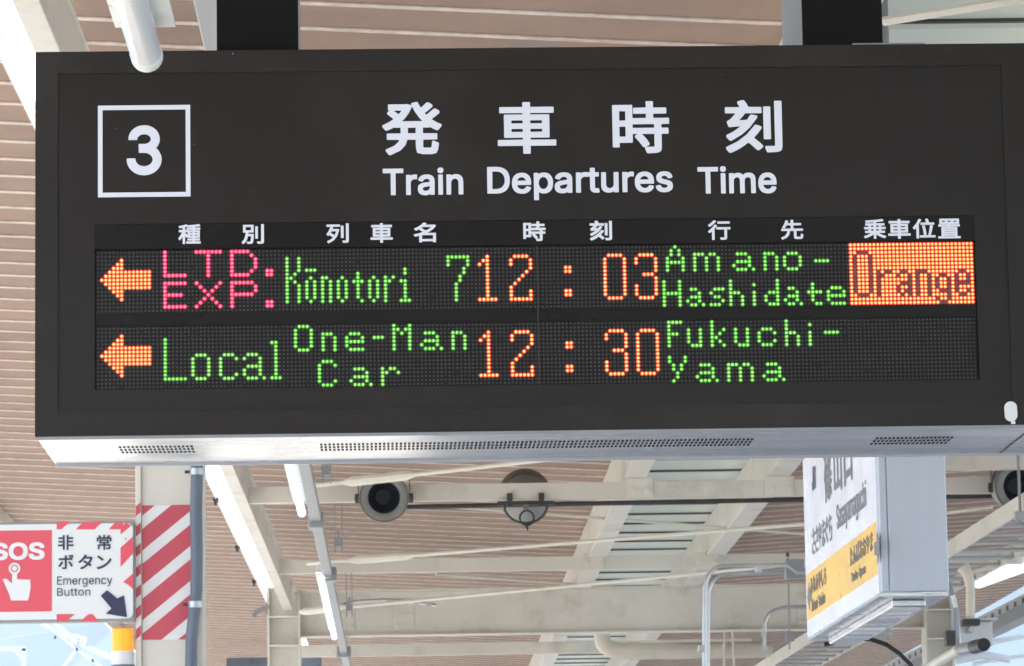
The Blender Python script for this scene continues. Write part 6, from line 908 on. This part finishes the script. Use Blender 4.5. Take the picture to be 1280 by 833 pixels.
def letters(cells):
    """split a word's cells into its letters: touching dots, then groups that stand over one another"""
    left = set(cells); groups = []
    while left:
        st = [left.pop()]; g_ = []
        while st:
            c, r = st.pop(); g_.append((c, r))
            for dc in (-1, 0, 1):
                for dr_ in (-1, 0, 1):
                    q = (c+dc, r+dr_)
                    if q in left: left.remove(q); st.append(q)
        groups.append(g_)
    go_on = True
    while go_on:
        go_on = False
        for i in range(len(groups)):
            for j in range(i+1, len(groups)):
                a, b = groups[i], groups[j]
                if {c for c, _ in a+b} == {119, 120}: continue
                if min(c for c, _ in a) <= max(c for c, _ in b) and min(c for c, _ in b) <= max(c for c, _ in a):
                    groups[i] = a+b; del groups[j]; go_on = True; break
            if go_on: break
    return groups
for (color, cells, line, name, label) in WORDS:
    rim, core = LED[color]
    for g_ in ([list(set(cells))] if name in ('glowing_block', 'glowing_arrow') else letters(cells)):
        a = MB(); b = MB()
        for (c, r) in sorted(g_):
            lit.add((line, c, r)); x = c*CP; z = -r*RP-line*GAP
            disc(a, x, z, .0056, CP*.60, 8, .0012); disc(b, x, z, .0045, CP*(.31 if color != 'green' else .29), 8, .0026)
        o = bpart(a, {'glowing_word': 'glowing_letter', 'glowing_time': 'glowing_digit', 'glowing_number': 'glowing_digit'}.get(name, name), rim)
        b.build('diode_cores', core, o, local=True, kind='stuff')
        if name == 'glowing_block':              # unlit diodes in the block: neighbours' spill light painted on as faint emission
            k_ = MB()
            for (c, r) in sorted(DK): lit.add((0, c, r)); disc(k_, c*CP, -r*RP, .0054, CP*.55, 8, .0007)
            k_.build('spill_glow_diodes', LED_SPILL, o, local=True, kind='stuff')
off = MB(); rnd = random.Random(3)
for line in (0, 1):
    for c in range(224):
        for r in range(16):
            if (line, c, r) not in lit: disc(off, c*CP, -r*RP-line*GAP, .0055, CP*.30, 6, .0007)
bpart(off, 'unlit_diodes', LEDOFF, kind='stuff')

# underside: stainless plate with three perforated vents, folded lips
mb = MB(); mb.box(x0+.002, x1-.004, -.001+.004, DEP-.004, zB_-.001, zB_+.0015); up_ = bpart(mb, 'bottom_plate', STEEL)
mb = MB(); mb.box(x0+.0025, x1-.004, -.003, .0025, zB_-.006, zB_-.0002); bpart(mb, 'front_lip', GREYMET)
mb = MB(); mb.box(x0+.002, x1-.004, DEP-.0035, DEP, zB_-.0065, zB_+.003); bpart(mb, 'rear_lip', ALU)
def und(px, py):                                 # pixel -> local x,y on the underside
    o = Mi @ CAM; dr = Mi.to_3x3() @ ray(px, py); t_ = (zB_-.001-o.z)/dr.z; p = o+dr*t_; return p.x, p.y
for (pa, pb, pc) in ((150, 248, 562), (400, 941, 556), (1092, 1190, 551)):
    ax_, ay_ = und(pa, pc); bx_, by_ = und(pb, pc); ym = (ay_+by_)/2
    mb = MB(); sx = .0082; n_ = int((bx_-ax_)/sx)
    for i in range(n_):
        for j in range(3):
            x = ax_+i*sx; y = ym-.057+j*.044
            mb.add([(x, y, zB_-.0016), (x+.0048, y, zB_-.0016), (x+.0048, y+.024, zB_-.0016), (x, y+.024, zB_-.0016)], [(0, 1, 2, 3)])
    bpart(mb, 'vent_holes', BLACK, kind='stuff')
# joint line in the plate near the right end
j0 = und(1278, 545); j1 = und(1253, 569)
mb = MB(); mb.add([(j0[0]-.003, .003, zB_-.0018), (j0[0]+.001, .003, zB_-.0018), (j0[0]+.001, DEP, zB_-.0018), (j0[0]-.003, DEP, zB_-.0018)], [(0, 1, 2, 3)]); bpart(mb, 'plate_joint', DKMET)
# white tab on the lower right of the frame
cx_, cz_ = bd(1263, 515); mb = MB(); pl = []
for k in range(20):
    a_ = 2*math.pi*k/20; pl.append((cx_+.0125*math.cos(a_), -.0043, cz_+(.0125*math.sin(a_)+(.007 if math.sin(a_) > 0 else -.007))))
mb.prism(pl, (0, 0, 0), (0, -.002, 0)); bpart(mb, 'white_tab', SIGNW)
qx, qz = bd(1266, 530); mb = MB(); mb.box(qx-.004, qx+.004, -.0058, -.0043, qz-.001, cz_-.0185); bpart(mb, 'tab_stem', SIGNW)
# hinge plates on top
for (pa, pb) in ((632, 702), (1066, 1156)):
    a, b = bd(pa, 58)[0], bd(pb, 58)[0]; mb = MB(); mb.box(a, b, -.001, .03, zT+.0002, zT+.0035); bpart(mb, 'hinge_plate', GREYMET)
# small scratches and chips in the paint
for (px, py, s_) in ((291, 68, .004), (299, 87, .0015), (145, 161, .0018), (903, 94, .0016), (1180, 61, .0018), (1259, 519, .001), (973, 79, .002), (312, 240, .0014), (385, 210, .001), (243, 181, .002)):
    x, z = bd(px, py); yy = -FT-.0003 if (py < 88 or px > 1257) else -.0003
    mb = MB(); n_ = 7; mb.v = [Vector((x+.6*s_*random.uniform(.5, 1.2)*math.cos(2*math.pi*i/n_), yy, z+.55*s_*random.uniform(.5, 1.2)*math.sin(2*math.pi*i/n_))) for i in range(n_)]; mb.f = [tuple(range(n_))]
    bpart(mb, 'paint_chip', HORN)
# hanger posts: black front cover, grey sides
topz = rz(0)-BZ
for (pa, pb) in ((270.5, 372.5), (1005, 1105)):
    a, b = bd(pa, 50)[0], bd(pb, 50)[0]
    mb = MB(); mb.box(a, b, .02, .03, zT+.0005, topz); bpart(mb, 'hanger_cover', BLACK)
    mb = MB(); mb.box(a+.004, b-.004, .031, DEP-.01, zT+.0005, topz); bpart(mb, 'hanger_box', GREYMET)

# ================================================================ the air
hz_ = MB(); hz_.box(-1500, 1500, -60, 1400, -2.4, 175)
H_ = bpy.data.materials.new('pale_haze'); H_.use_nodes = True; n_ = H_.node_tree.nodes; n_.clear()
o_ = n_.new('ShaderNodeOutputMaterial'); v_ = n_.new('ShaderNodeVolumePrincipled'); v_.inputs['Density'].default_value = .0018; v_.inputs['Color'].default_value = (.66, .84, 1, 1)
H_.node_tree.links.new(v_.outputs[0], o_.inputs['Volume'])
hz_.build('haze', H_, kind='stuff')

for o in ROOTS:
    if '_w' in o: del o['_w']
# give repeats that share a root location a tidy scene: nothing else to do
